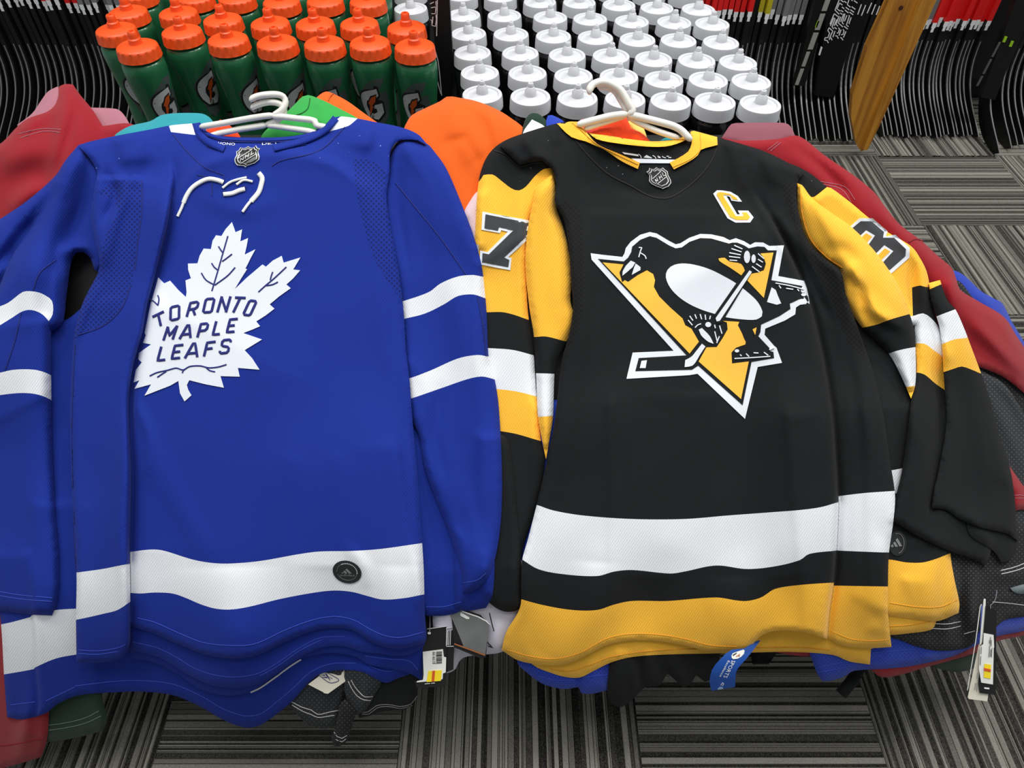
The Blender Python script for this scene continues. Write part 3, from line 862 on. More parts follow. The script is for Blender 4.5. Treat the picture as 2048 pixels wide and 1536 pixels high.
for k, (r, i, q) in enumerate(wl):
    L = allp[len(gl) + k]
    bottle(L, (me_kb, me_wc, me_wn), 'black squeeze bottle with white lid, %s from left in the %s' % (ORD[i], ROWN[r]), 'bottle', 'black bottles with white lids', rb.uniform(0, 6))
for k in range(2):
    L = allp[len(gl) + len(wl) + k]
    bottle(L, (me_kb, me_wc, me_wn), ['stray black bottle with white lid directly behind the green front row', 'farther stray white-lidded bottle at back of the green group'][k], 'bottle', 'stray white-lidded bottles', 0.4)
# table under the bottles
xy = np.array([q[:2] for q in allp]); m = 0.048
M_TABLE = plain('black_table', rgb(20, 20, 21), 0.45)
x0, x1, y0, y1 = xy[:, 0].min() - m, xy[:, 0].max() + m, xy[:, 1].min() - m, xy[:, 1].max() + m
tb = empty('display_table', ((x0 + x1) / 2, (y0 + y1) / 2, 0), 'black table carrying the green and black drink bottles', 'table')
box('tabletop', (x0, y0, ZT - 0.03), (x1, y1, ZT), M_TABLE, tb, 0.003)
for a in (x0 + 0.06, x1 - 0.06):
    for b in (y0 + 0.06, y1 - 0.06): box('leg', (a - 0.02, b - 0.02, 0), (a + 0.02, b + 0.02, ZT - 0.03), M_TABLE, tb)
# lettered black stick shaft between the two bottle groups
g = empty('goalie_stick', on_depth(884, 200, 1.50), 'black goalie stick with white outline lettering standing between bottle groups', 'goalie stick')
f0 = on_depth(893, 232, 1.50)
quad = [(876, 250), (902, 250), (906, 120), (895, -60), (858, -60), (872, 120)]
board('shaft', quad, 1.56, 0.02, M_STICK, g)
B2 = lambda L: [ZM(l, 860, 0, 5.12) for l in L]
flat_strokes('outline_lettering', M_PRINTWHT, B2([[(0, 40), (40, 20)], [(10, 80), (60, 70), (60, 10)], [(15, 140), (55, 140), (65, 20)], [(5, 200), (20, 215), (20, 260), (55, 270), (65, 200), (60, 150)],
    [(30, 170), (25, 240)], [(75, 0), (68, 370)], [(60, 540), (85, 640), (120, 980)], [(65, 790), (110, 960)]]), 1.558, g, 1.6)

# ------------------------------------------------------------------ sloping stand under the clothes
def stand():
    us = np.arange(60, 1961, 50); vs = np.arange(270, 1261, 45)
    g = empty('display_stand', (0.0, 0.75, 0.0), 'low black sloping stand hidden beneath the heap of jerseys', 'stand')
    lf = lambda v: np.interp(v, (270, 450, 700, 1250), (260, 70, 30, 60)); rt = lambda v: np.interp(v, (270, 400, 560, 800, 1250), (1480, 1600, 1700, 1780, 1760))
    P = np.array([(lf(v) + (rt(v) - lf(v)) * (u - 60) / 1900, v) for v in vs for u in us], float); n = support(P[:, 0], P[:, 1]) - 0.016
    A = world_pts(P, n); B = world_pts(P, n - 0.02); m = len(us); F = []; K = len(P)
    for j in range(len(vs) - 1):
        for i in range(m - 1):
            a = j * m + i; F += [(a, a + m, a + m + 1, a + 1), (K + a, K + a + 1, K + a + m + 1, K + a + m)]
    for j in range(len(vs) - 1):
        a = j * m; F.append((a, K + a, K + a + m, a + m)); a += m - 1; F.append((a, a + m, K + a + m, K + a))
    for i in range(m - 1):
        a = i; F.append((a, a + 1, K + a + 1, K + a)); a = (len(vs) - 1) * m + i; F.append((a, K + a, K + a + 1, a + 1))
    mesh_obj('sloping_top', np.concatenate([A, B]), F, M_TABLE, g)
    for u, v in ((260, 1130), (1640, 1130), (260, 420), (1640, 420)):
        q = world_pts(np.array([[u, v]], float), support(np.array([u]), np.array([v])) - 0.03)[0]
        box('leg', (q[0] - 0.018, q[1] - 0.018, 0), (q[0] + 0.018, q[1] + 0.018, q[2]), M_TABLE, g)
    return g
stand()

def garment(name, at, label, cat='jersey', group=None):
    q = world_pts(np.array([at], float), np.array([0.0]))[0]
    return empty(name, q, label, cat, group)
def stitch(parent, lines, mat=None, w=1.6, name='hem_stitching'):
    return ribbon(name, mat or M_WTHREAD, lines, parent, w, 0.0006, 0.0004, 8)

# ------------------------------------------------------------------ clothes under the two jerseys, lowest first
g = garment('dark_green_shirt', (150, 1400), 'dark green shirt with its hem showing at bottom left below the blue jersey', 'shirt')
cloth(g, [(60, 1000), (190, 1000), (200, 1300), (205, 1395), (214, 1440), (205, 1462), (150, 1476), (92, 1484), (40, 1480)], [('body', M_DKGREEN, None)], seed=3)
stitch(g, [[(85, 1452), (130, 1446), (170, 1436), (198, 1422)], [(85, 1462), (130, 1456), (172, 1446), (202, 1432)]], plain('green_thread', rgb(120, 140, 128), .8), 1.3)
g = garment('dark_green_shirt', (1900, 1330), 'dark green shirt with a sliver of hem under the red one at bottom right', 'shirt')
cloth(g, [(1800, 1150), (1990, 1150), (1985, 1260), (1962, 1318), (1948, 1336), (1915, 1344), (1880, 1338), (1840, 1320)], [('body', M_DKGREEN, None)], seed=4)
g = garment('red_jersey', (1850, 1300), 'plain red jersey whose curved hem sticks out at bottom right', 'jersey')
cloth(g, [(1560, 820), (1900, 820), (2110, 1000), (2110, 1256), (2048, 1271), (1990, 1284), (1945, 1308), (1850, 1335), (1800, 1350), (1762, 1354), (1742, 1340), (1700, 1312), (1600, 1312), (1548, 1304)], [('body', M_DKRED, None)], seed=5)
g = garment('blue_jersey', (1700, 1300), 'bright blue mesh jersey with stitched hem poking out at bottom right', 'jersey')
cloth(g, [(1560, 800), (1900, 800), (2110, 1020), (2110, 1246), (2048, 1262), (1990, 1274), (1950, 1292), (1908, 1312), (1829, 1331), (1779, 1337), (1707, 1342), (1689, 1353), (1660, 1362), (1645, 1362), (1636, 1350), (1621, 1312), (1600, 1250)], [('body', M_MIDBLUE, None)], seed=6)
stitch(g, [[(1632, 1336), (1660, 1330), (1700, 1322)], [(1634, 1346), (1664, 1340), (1704, 1332)], [(1745, 1306), (1790, 1302), (1830, 1298)]], M_BTHREAD)
g = garment('blue_jersey', (1960, 600), 'bright blue jersey edge emerging beyond the red sleeve at far right', 'jersey')
cloth(g, [(1880, 540), (1912, 542), (1932, 554), (1962, 582), (1990, 598), (2004, 606), (2022, 640), (2046, 680), (2110, 790), (2110, 860), (1980, 760), (1900, 640)], [('body', fabric('plain_blue', rgb(28, 58, 168)), None)], seed=7, ridges=[([(1940, 570), (2000, 640), (2060, 740)], 14, 0.008)])
g = garment('black_mesh_jersey', (1960, 650), 'black speckled mesh jersey sleeve between red and blue at far right', 'jersey')
cloth(g, [(1890, 560), (1918, 562), (1950, 600), (2000, 640), (2060, 730), (2110, 830), (2110, 960), (1990, 850), (1900, 700)], [('body', M_BMESH, None)], seed=8)
g = garment('black_mesh_jersey', (2010, 850), 'charcoal speckled mesh jersey beside the black cuffs at right edge', 'jersey')
cloth(g, [(1880, 660), (1960, 738), (2010, 770), (2060, 850), (2110, 950), (2110, 1110), (2060, 1100), (2000, 1120), (1920, 1050), (1890, 900)], [('body', M_BMESH2, None)], seed=9, ridges=[([(1960, 760), (2010, 850), (2060, 960)], 16, 0.012), ([(1975, 740), (2030, 800), (2100, 900)], 10, 0.010)])
g = garment('crimson_shirt', (2030, 990), 'crimson shirt corner with pale stitching at the right edge', 'shirt')
cloth(g, [(1990, 880), (2013, 922), (2030, 948), (2050, 975), (2110, 1030), (2110, 1060), (2050, 1020), (2026, 1022), (2020, 985), (1985, 960)], [('body', M_DKRED, None)], seed=10)
stitch(g, [[(2022, 992), (2040, 990), (2060, 994)], [(2023, 998), (2040, 996), (2060, 1000)]], M_PINK, 1.2)
g = garment('black_mesh_jersey', (1920, 1230), 'black speckled mesh jersey with double white hem stitching at lower right', 'jersey')
cloth(g, [(1760, 1080), (1900, 1060), (2000, 1050), (2110, 1060), (2110, 1225), (2060, 1232), (2010, 1240), (1985, 1258), (1958, 1262), (1945, 1290), (1910, 1300), (1870, 1301), (1830, 1292), (1800, 1280), (1760, 1270)], [('body', M_BMESH, None)], seed=11, noise=0.004,
      ridges=[([(1900, 1110), (1905, 1180), (1890, 1280)], 14, 0.014), ([(1950, 1120), (1940, 1200), (1950, 1270)], 12, 0.014), ([(1985, 1150), (2040, 1150), (2100, 1130)], 14, 0.012), ([(1985, 1205), (2030, 1190), (2100, 1180)], 10, 0.010), ([(1925, 1150), (1920, 1200), (1926, 1290)], 9, -0.010)])
stitch(g, [[(2002, 1141), (2030, 1134), (2060, 1122)], [(2003, 1148), (2032, 1141), (2062, 1130)], [(1985, 1204), (2020, 1207), (2060, 1212)], [(1866, 1247), (1895, 1248), (1922, 1243)], [(1864, 1257), (1895, 1258), (1922, 1252)], [(1928, 1268), (1950, 1262)]])
g = garment('grey_mesh_shirt', (2040, 1180), 'small patch of steel grey shirt at the lower right edge', 'shirt')
cloth(g, [(2020, 1176), (2050, 1168), (2110, 1160), (2110, 1182), (2050, 1188), (2030, 1186)], [('body', plain('steel_grey', rgb(104, 114, 118), .8), None)], seed=12)

# bottom middle
g = garment('blue_jersey', (1130, 1360), 'blue jersey with two rounded hem lobes under the gold hem', 'jersey')
cloth(g, [(1060, 800), (1230, 800), (1228, 1330), (1216, 1380), (1182, 1388), (1162, 1386), (1157, 1374), (1130, 1378), (1108, 1375), (1082, 1366), (1055, 1346), (1034, 1321)], [('body', M_MIDBLUE, None)], seed=13,
      ridges=[([(1185, 1290), (1190, 1386)], 22, 0.012), ([(1157, 1310), (1158, 1384)], 6, -0.008)])
stitch(g, [[(1166, 1356), (1190, 1352), (1217, 1350)], [(1074, 1352), (1110, 1360), (1150, 1360)]], M_BTHREAD)
g = garment('black_shirt', (1320, 1350), 'crumpled black shirt hanging below the gold hem at bottom centre', 'shirt')
cloth(g, [(1210, 780), (1440, 780), (1440, 1310), (1420, 1360), (1410, 1364), (1392, 1350), (1384, 1364), (1368, 1376), (1350, 1360), (1335, 1346), (1318, 1371), (1292, 1374), (1276, 1388), (1258, 1406), (1240, 1415), (1225, 1408), (1215, 1384), (1219, 1320)], [('body', M_BLACK, None)], seed=14, noise=0.004,
      ridges=[([(1245, 1290), (1240, 1400)], 18, 0.014), ([(1262, 1320), (1270, 1380)], 8, 0.012), ([(1300, 1290), (1300, 1370)], 14, 0.012), ([(1345, 1300), (1365, 1370)], 14, 0.010), ([(1284, 1310), (1285, 1380)], 7, -0.008)])
# bottom left of centre: black mesh jerseys
g = garment('black_jersey', (790, 1400), 'plain black jersey with one pale hem line right of the white tag', 'jersey')
cloth(g, [(700, 880), (815, 880), (835, 1200), (840, 1340), (836, 1378), (828, 1404), (812, 1418), (785, 1421), (760, 1424), (738, 1432), (718, 1436), (712, 1400)], [('body', M_BLACK, None)], seed=15, ridges=[([(740, 1330), (720, 1440)], 14, 0.008)])
stitch(g, [[(722, 1424), (736, 1424), (752, 1412), (775, 1409), (800, 1413), (822, 1408), (834, 1392)], [(724, 1428), (738, 1428), (754, 1416), (776, 1413), (802, 1417), (824, 1411)]], plain('grey_thread', rgb(150, 150, 150), .8), 1.2)
g = garment('black_mesh_jersey', (640, 1420), 'black speckled mesh jersey with white double stitching below blue hem', 'jersey')
cloth(g, [(560, 900), (690, 900), (690, 1360), (682, 1400), (676, 1430), (674, 1450), (650, 1457), (622, 1452), (600, 1436), (584, 1416), (572, 1400)], [('body', M_BMESH2, None)], seed=16, noise=0.003, ridges=[([(655, 1370), (630, 1450)], 8, 0.006)])
stitch(g, [[(580, 1402), (605, 1415), (622, 1420), (636, 1429), (660, 1424), (677, 1421)], [(584, 1410), (606, 1423), (622, 1429), (636, 1435), (660, 1432), (676, 1430)]])
cloth(g, [(690, 1330), (760, 1330), (764, 1362), (748, 1392), (733, 1418), (718, 1429), (704, 1420), (694, 1400), (688, 1370)], [('sleeve', M_BMESH2, None)], seed=17, noise=0.003)
stitch(g, [[(696, 1362), (704, 1378), (714, 1392), (728, 1400), (742, 1401)], [(702, 1360), (710, 1374), (720, 1386), (730, 1394), (746, 1393)]])
cloth(g, [(690, 1398), (704, 1412), (712, 1424), (707, 1442), (699, 1468), (692, 1484), (680, 1492), (668, 1492), (663, 1478), (670, 1454), (676, 1430), (678, 1412)], [('cuff', M_BMESH, None)], seed=18, puff=.014)
stitch(g, [[(668, 1464), (674, 1473), (684, 1477), (694, 1471)], [(666, 1472), (673, 1480), (684, 1484), (692, 1478)]])
g = garment('black_strap', (1695, 1365), 'short black strap end hanging over the carpet at lower right', 'strap')
V, F = tube_mesh(world_pts(smooth_poly([(1722, 1318), (1718, 1336), (1706, 1358), (1694, 1374), (1682, 1388)], False, 5), np.linspace(-0.16, -0.15, len(smooth_poly([(1722, 1318), (1718, 1336), (1706, 1358), (1694, 1374), (1682, 1388)], False, 5)))), 0.011, 12)
mesh_obj('strap', V, F, M_BLACK, g)
# white garment and tags between the jerseys
g = garment('white_shirt', (950, 1270), 'white shirt with a thin loose thread hanging between the two jerseys', 'shirt')
cloth(g, [(860, 1130), (1060, 1120), (1040, 1220), (1020, 1290), (1004, 1304), (972, 1309), (946, 1311), (926, 1316), (917, 1325), (911, 1338), (900, 1345), (884, 1348), (870, 1300)], [('body', M_PALE, None)], seed=19, noise=0.003, ridges=[([(1000, 1240), (985, 1300)], 12, 0.008)])
ribbon('loose_thread', M_PRINT, [[(979, 1226), (984, 1248), (988, 1262)], [(974, 1284), (982, 1292), (986, 1296), (976, 1292)]], g, 2.0, 0.001)

# upper garments, seen past the collars
g = garment('red_jersey', (130, 300), 'scarlet jersey with faded pink collar lining at upper left', 'jersey')
cloth(g, [(34, 250), (64, 227), (81, 203), (96, 183), (115, 173), (124, 190), (110, 222), (90, 240), (60, 270)], [('collar_lining', M_PINK, None)], seed=20, puff=.006)
cloth(g, [(180, 215), (233, 218), (245, 226), (258, 246), (262, 262), (206, 262)], [('collar_lining', M_PINK, None)], seed=20, puff=.006)
cloth(g, [(0, 288), (36, 252), (56, 237), (95, 223), (110, 210), (117, 191), (117, 174), (129, 168), (146, 169), (152, 178), (163, 193), (184, 218), (196, 237), (205, 252), (264, 248), (300, 280), (250, 340), (150, 420), (112, 500), (95, 800), (-90, 900), (-90, 340)], [('body', M_RED, None)], seed=21, noise=0.003,
      ridges=[([(140, 175), (128, 260), (112, 380)], 20, 0.016), ([(165, 210), (160, 300), (120, 400)], 26, 0.012), ([(150, 220), (130, 290), (112, 350)], 8, -0.010), ([(0, 370), (60, 350), (118, 345)], 24, -0.005), ([(0, 330), (60, 300), (110, 300)], 30, 0.012), ([(20, 420), (60, 385), (100, 370)], 16, 0.012)])
stitch(g, [[(36, 268), (60, 262), (90, 257), (122, 259)], [(40, 276), (64, 268), (92, 262), (120, 265)]], M_PINK, 1.2)
cloth(g, [(-90, 1100), (60, 1100), (98, 1390), (98, 1424), (94, 1478), (82, 1514), (40, 1527), (0, 1537), (-90, 1545)], [('hem', M_RED, None)], seed=22, noise=0.003, ridges=[([(60, 1380), (40, 1520)], 16, 0.01)])
stitch(g, [[(-20, 1494), (30, 1488), (88, 1476)]], plain('red_thread', rgb(150, 12, 26), .8))
g = garment('red_jersey', (1680, 400), 'crimson jersey with faded pink collar and long sleeve at upper right', 'jersey')
cloth(g, [(1442, 278), (1452, 262), (1463, 248), (1481, 246), (1570, 246), (1582, 254), (1592, 276), (1520, 300)], [('collar_lining', fabric('dusky_pink', rgb(134, 78, 90), scale=120), None)], seed=23, puff=.006)
cloth(g, [(1443, 275), (1476, 281), (1556, 278), (1591, 271), (1610, 279), (1647, 309), (1708, 351), (1748, 384), (1770, 413), (1800, 449), (1842, 481), (1875, 511), (1904, 537), (1914, 563), (1920, 579), (1956, 602), (2008, 634), (2034, 673), (2060, 712), (2110, 790), (2110, 830), (2048, 786), (2010, 756), (1960, 735), (1800, 700), (1600, 500), (1480, 380)],
      [('body', M_DKRED, None)], seed=24, noise=0.003, ridges=[([(1560, 300), (1660, 350), (1760, 430), (1850, 520), (1930, 620), (2040, 720)], 26, 0.016), ([(1600, 300), (1660, 350), (1720, 420)], 12, -0.012), ([(1640, 380), (1700, 400), (1740, 450)], 14, 0.010), ([(1940, 640), (1990, 690), (2060, 760)], 14, 0.012)])
stitch(g, [[(1640, 363), (1690, 374), (1710, 400)], [(1644, 368), (1684, 379), (1702, 404)], [(1535, 300), (1556, 284)], [(1541, 302), (1562, 285)]], M_PINK, 1.2)
ribbon('sleeve_seam', plain('crimson_thread', rgb(120, 8, 22), .8), [[(1818, 484), (1832, 478), (1846, 482)]], g, 3, 0.001)
g = garment('teal_shirt', (320, 260), 'teal shirt collar peeking above the blue jersey left shoulder', 'shirt')
cloth(g, [(224, 280), (232, 268), (260, 252), (301, 242), (321, 231), (342, 227), (390, 226), (410, 229), (424, 240), (432, 262), (430, 330), (240, 330)], [('body', M_TEAL, None)], seed=25, ridges=[([(280, 250), (340, 240), (400, 236)], 8, -0.006)])
g = garment('orange_shirt', (448, 256), 'small orange shirt piece inside the blue collar left of the hooks', 'shirt')
cloth(g, [(410, 262), (420, 252), (441, 239), (461, 252), (480, 272), (490, 310), (420, 310)], [('body', M_ROR, None)], seed=26)
g = garment('orange_shirt', (680, 210), 'orange shirt shoulder behind the green shirt above the blue jersey', 'shirt')
cloth(g, [(628, 200), (640, 189), (652, 183), (666, 187), (696, 203), (725, 224), (756, 246), (760, 300), (640, 300)], [('body', M_ORANGE, None)], seed=27)
ribbon('seam', plain('orange_thread', rgb(170, 66, 8), .8), [[(657, 201), (662, 191), (668, 187)]], g, 2.0, 0.001)
g = garment('green_shirt', (620, 220), 'kelly green shirt shoulder between the white hangers and orange shirt', 'shirt')
cloth(g, [(520, 300), (524, 270), (564, 233), (590, 208), (605, 193), (616, 190), (640, 198), (675, 215), (716, 237), (750, 262), (740, 320)], [('body', M_GREEN, None)], seed=28, ridges=[([(600, 235), (640, 240), (680, 256)], 12, 0.006)])
ribbon('seam', plain('green_seam', rgb(24, 92, 40), .8), [[(620, 196), (616, 216), (604, 226), (592, 230)]], g, 2.0, 0.001)
g = garment('orange_jersey', (930, 300), 'large bright orange jersey shoulder filling the gap between both jerseys', 'jersey')
cloth(g, [(806, 262), (814, 244), (823, 231), (849, 217), (881, 202), (893, 193.5), (904, 193), (916, 195), (952, 202), (990, 217), (1019, 234), (1052, 262), (1080, 330), (1060, 480), (960, 540), (900, 480), (850, 380), (800, 300)], [('body', M_ORANGE, None)], seed=29, noise=0.003,
      ridges=[([(906, 200), (920, 260), (960, 320)], 30, 0.012), ([(950, 210), (985, 240), (1000, 300)], 14, 0.010), ([(880, 290), (930, 275), (960, 330)], 10, -0.006), ([(890, 300), (910, 380), (930, 460)], 24, 0.010)])
g = garment('pale_pink_shirt', (945, 430), 'sliver of pale pink shirt between orange jersey and gold sleeve', 'shirt')
cloth(g, [(928, 430), (940, 402), (957, 381), (975, 380), (970, 500), (948, 500)], [('body', fabric('pale_pink', rgb(220, 192, 196)), None)], seed=30)
g = garment('dark_green_jersey', (1070, 240), 'dark green jersey collar with white patch left of the gold collar', 'jersey')
cloth(g, [(1040, 290), (1047, 250), (1052, 236), (1062, 227), (1075, 227), (1088, 236), (1100, 252), (1130, 300), (1090, 340)], [('collar', M_DKGREEN, None)], seed=31)
cloth(g, [(1046, 266), (1064, 239), (1090, 254), (1096, 276), (1050, 290)], [('white_patch', M_WHITE, None)], seed=32, puff=.004)
g = garment('blue_shirt', (1105, 240), 'blue shirt tip peeking out beside the gold left collar', 'shirt')
cloth(g, [(1092, 244), (1096, 231), (1104, 230), (1130, 246), (1140, 290), (1100, 290)], [('body', fabric('plain_blue', rgb(28, 58, 168)), None)], seed=33)
g = garment('pink_red_shirt', (1165, 240), 'small coral red shirt fold under the black jersey hanger arm', 'shirt')
cloth(g, [(1150, 262), (1158, 242), (1172, 237), (1186, 243), (1240, 262), (1230, 300), (1160, 300)], [('body', fabric('coral', rgb(216, 70, 72)), None)], seed=34)
g = garment('teal_shirt', (1335, 282), 'tiny teal shirt edge inside the gold collar at right', 'shirt')
cloth(g, [(1316, 284), (1330, 276), (1346, 275), (1360, 290), (1330, 310)], [('body', M_TEAL, None)], seed=35)
g = garment('yellow_shirt', (1280, 256), 'small pale yellow shirt edge right of the red-orange collar', 'shirt')
cloth(g, [(1256, 242), (1270, 240), (1288, 258), (1294, 276), (1270, 300)], [('body', fabric('pale_yellow', rgb(240, 208, 110)), None)], seed=36)
g = garment('red_orange_shirt', (1240, 262), 'red-orange shirt with pointed collar inside the black jersey neck', 'shirt')
cloth(g, [(1176, 268), (1200, 254), (1226, 240), (1249, 230), (1254, 236), (1262, 256), (1280, 264), (1300, 282), (1310, 310), (1200, 310)], [('body', M_ROR, None)], seed=37, ridges=[([(1200, 280), (1230, 272), (1262, 255)], 6, -0.006)])

# ------------------------------------------------------------------ black and gold jerseys
KB2 = garment('hockey_jersey', (1500, 1290), 'lower black and gold jersey whose hems and cuffs show beneath the top one', 'jersey', 'black and gold jerseys')
cloth(KB2, [(1180, 420), (1580, 420), (1700, 700), (1760, 1000), (1762, 1290), (1742, 1298), (1740, 1329), (1699, 1323), (1666, 1310), (1583, 1304), (1508, 1305), (1421, 1307), (1334, 1309), (1264, 1314), (1222, 1325), (1187, 1342), (1160, 1355), (1131, 1354), (1100, 1345), (1065, 1329), (1040, 1290), (1080, 1050), (1130, 800)],
      [('back_panel', M_BLACK, None), ('gold_hem', M_GOLD, [(1000, 1200), (1800, 1180), (1800, 1400), (1000, 1400)])], seed=41, spacing=11, puff=.007, rad=10, thick=.006, ridges=[([(1300, 1260), (1300, 1316)], 60, -0.006)])
stitch(KB2, [[(1100, 1338), (1140, 1342), (1180, 1330), (1222, 1314), (1300, 1302), (1400, 1298), (1500, 1296), (1590, 1295), (1660, 1300)]], M_GTHREAD)
cloth(KB2, [(1720, 700), (1800, 700), (1850, 900), (1885, 1100), (1880, 1180), (1872, 1244), (1863, 1259), (1815, 1267), (1779, 1270), (1730, 1268)], [('back_panel', M_BLACK, None), ('gold_back_hem', M_GOLD, [(1700, 1140), (1900, 1130), (1900, 1290), (1700, 1290)])], seed=42)
stitch(KB2, [[(1780, 1253), (1820, 1250), (1862, 1243)]], M_GTHREAD)
KB = garment('hockey_jersey', (1400, 700), 'top black and gold jersey with bird crest, captain letter C and white hem stripe', 'jersey', 'black and gold jerseys')
cloth(KB, [(1660, 560), (1760, 600), (1830, 700), (1850, 860), (1900, 900), (1901, 1106), (1908, 1154), (1919, 1208), (1917, 1226), (1876, 1242), (1833, 1239), (1760, 1228), (1700, 1200), (1690, 900)],
      [('back_panel', M_BLACK, None), ('gold_back_hem', M_GOLD, [(1690, 1124), (1775, 1119), (1815, 1125), (1851, 1124), (1901, 1106), (1930, 1090), (1950, 1260), (1690, 1260)]), ('white_back_stripe', M_WHITE, [(1760, 942), (1787, 940), (1806, 936), (1806, 985), (1760, 990)])], seed=43,
      ridges=[([(1850, 1120), (1855, 1240)], 26, 0.006)])
stitch(KB, [[(1780, 1206), (1833, 1214), (1880, 1214), (1914, 1200)]], M_GTHREAD)
rp = patch('round_rubber_badge', M_RUBBER, [(1795 + 17 * math.cos(a) * 1.05, 1087 + 25 * math.sin(a)) for a in np.linspace(0, 2 * math.pi, 25)[:-1]], KB, 0.002)
ribbon('ring_print', M_PRINTGREY, [[(1795 + 13 * math.cos(a), 1087 + 20 * math.sin(a)) for a in np.linspace(-1.9, 1.4, 14)]], rp, 1.2, 0.0034)
for q in ([(1781, 1092), (1785, 1088), (1788, 1093), (1784, 1095)], [(1786, 1086), (1790, 1083), (1796, 1093), (1791, 1094)], [(1791, 1080), (1795, 1076), (1804, 1092), (1799, 1093)]):
    patch('stripe_mark', M_PRINTGREY, q, rp, 0.0034)
# left sleeve: outer run with the number, then the narrow inner fold
cloth(KB, [(985, 299), (1012, 280), (1060, 262), (1110, 330), (1106, 380), (1060, 440), (1053, 500), (1052, 540), (1056, 623), (1067, 702), (1073, 791), (1082, 880), (1090, 912), (1085, 960), (1075, 1008), (1058, 1060), (1043, 1110), (1044, 1213), (1031, 1221), (1008, 1222), (984, 1210), (960, 1180), (945, 900), (938, 640), (948, 520), (951, 450), (957, 365), (968, 325)],
      [('left_sleeve', M_GOLD, None),
       ('shoulder_cap', M_BLACKDIM, [(930, 380), (957, 364), (967, 350), (985, 349), (1002, 361), (1023, 377), (1038, 381), (1052, 373), (1070, 352), (1088, 338), (1102, 336), (1140, 320), (1100, 230), (940, 240)]),
       ('black_band', M_BLACK, [(920, 626), (971, 624.6), (1010, 625), (1061, 641), (1085, 650), (1090, 716), (1069, 711), (1026, 700), (975, 696), (920, 692)]),
       ('white_band', M_WHITE, [(920, 692), (975, 696), (1026, 700), (1069, 711), (1090, 716), (1095, 800), (1073, 793), (1033, 783), (992, 778), (920, 774)]),
       ('cuff', M_BLACK, [(920, 852), (1002, 862.5), (1033, 868), (1082, 882), (1120, 890), (1120, 1260), (920, 1260)])],
      seed=44, puff=.012, rad=22, ridges=[([(1046, 330), (1040, 420), (1048, 600)], 16, 0.006), ([(1000, 960), (1005, 1060), (1000, 1200)], 7, -0.010), ([(1020, 920), (1028, 1040), (1030, 1200)], 24, 0.008)])
KLS = LAST['hf']
ribbon('shoulder_seam', M_KSEAM, [[(987, 300), (1016, 312), (1030, 328), (1044, 333), (1064, 326), (1086, 325)]], KB, 3, 0.0008)
stitch(KB, [[(984, 1192), (1010, 1202), (1042, 1196)]], M_KSEAM)
cloth(KB, [(955, 868), (1002, 868), (1016, 882), (1027, 950), (1035, 1040), (1042, 1115), (1045, 1213), (1031, 1222), (1008, 1223), (984, 1210), (962, 1180), (950, 1000)], [('cuff_fold', M_BLACK, None)], seed=39, puff=.012, rad=14, thick=.006)
def numeral(name, parent, wht, gry, inner=(), gold=(), hh=None):
    a = patch(name, M_TWILL, wht, parent, 0.0016, spacing=7, hh=hh)
    patch('dark_face', M_GREYTWILL, gry, a, 0.0022, spacing=7, hh=hh)
    for q in inner: patch('white_edge', M_TWILL, q, a, 0.0030, spacing=7, hh=hh)
    for q in gold: patch('gold_notch', M_GOLD, q, a, 0.0037, spacing=7, hh=hh)
Q7 = lambda l: ZM(l, 900, 200, 3.413)
numeral('number_seven', KB, Q7([(222, 762), (538, 822), (545, 940), (398, 1072), (420, 1078), (412, 1162), (203, 1122), (206, 1028), (256, 1038), (395, 900), (350, 888), (342, 908), (215, 886)]),
        Q7([(242, 780), (538, 838), (530, 925), (370, 1075), (405, 1092), (398, 1141), (219, 1108), (222, 1045), (265, 1053), (432, 890), (335, 868), (327, 893), (235, 875)]), hh=KLS)
patch('number_edge', M_TWILL, Q7([(180, 990), (196, 985), (196, 1075), (186, 1070)]), KB, 0.0012)
cloth(KB, [(1104, 348), (1088, 360), (1072, 376), (1064, 410), (1057, 447), (1051, 500), (1051, 540), (1058, 610), (1068, 674), (1072, 747), (1076, 834), (1084, 880), (1092, 919), (1099, 880), (1106, 834), (1109, 748), (1114, 721), (1133, 683), (1147, 648), (1149, 630), (1141, 604), (1143, 560), (1138, 506), (1128, 460), (1112, 412), (1111, 372)],
      [('sleeve_fold', M_GOLD, None), ('black_band', M_BLACK, [(1040, 674), (1068.6, 674), (1092, 673), (1133, 683), (1170, 690), (1140, 750), (1109, 747.6), (1072, 746.5), (1050, 746)]),
       ('white_band', M_WHITE, [(1050, 746), (1072, 746.5), (1109, 747.6), (1140, 750), (1130, 834), (1106, 832), (1075, 834), (1050, 835)])],
      seed=45, puff=.016, rad=26, ridges=[([(1090, 370), (1100, 480), (1112, 620)], 18, 0.004), ([(1100, 420), (1125, 440), (1130, 470)], 10, -0.006)])

cloth(KB, [(1520, 310), (1583, 328), (1622, 348), (1653, 373), (1646, 410), (1620, 420), (1580, 390), (1530, 360)], [('shoulder_cap', M_BLACKDIM, None)], seed=40)
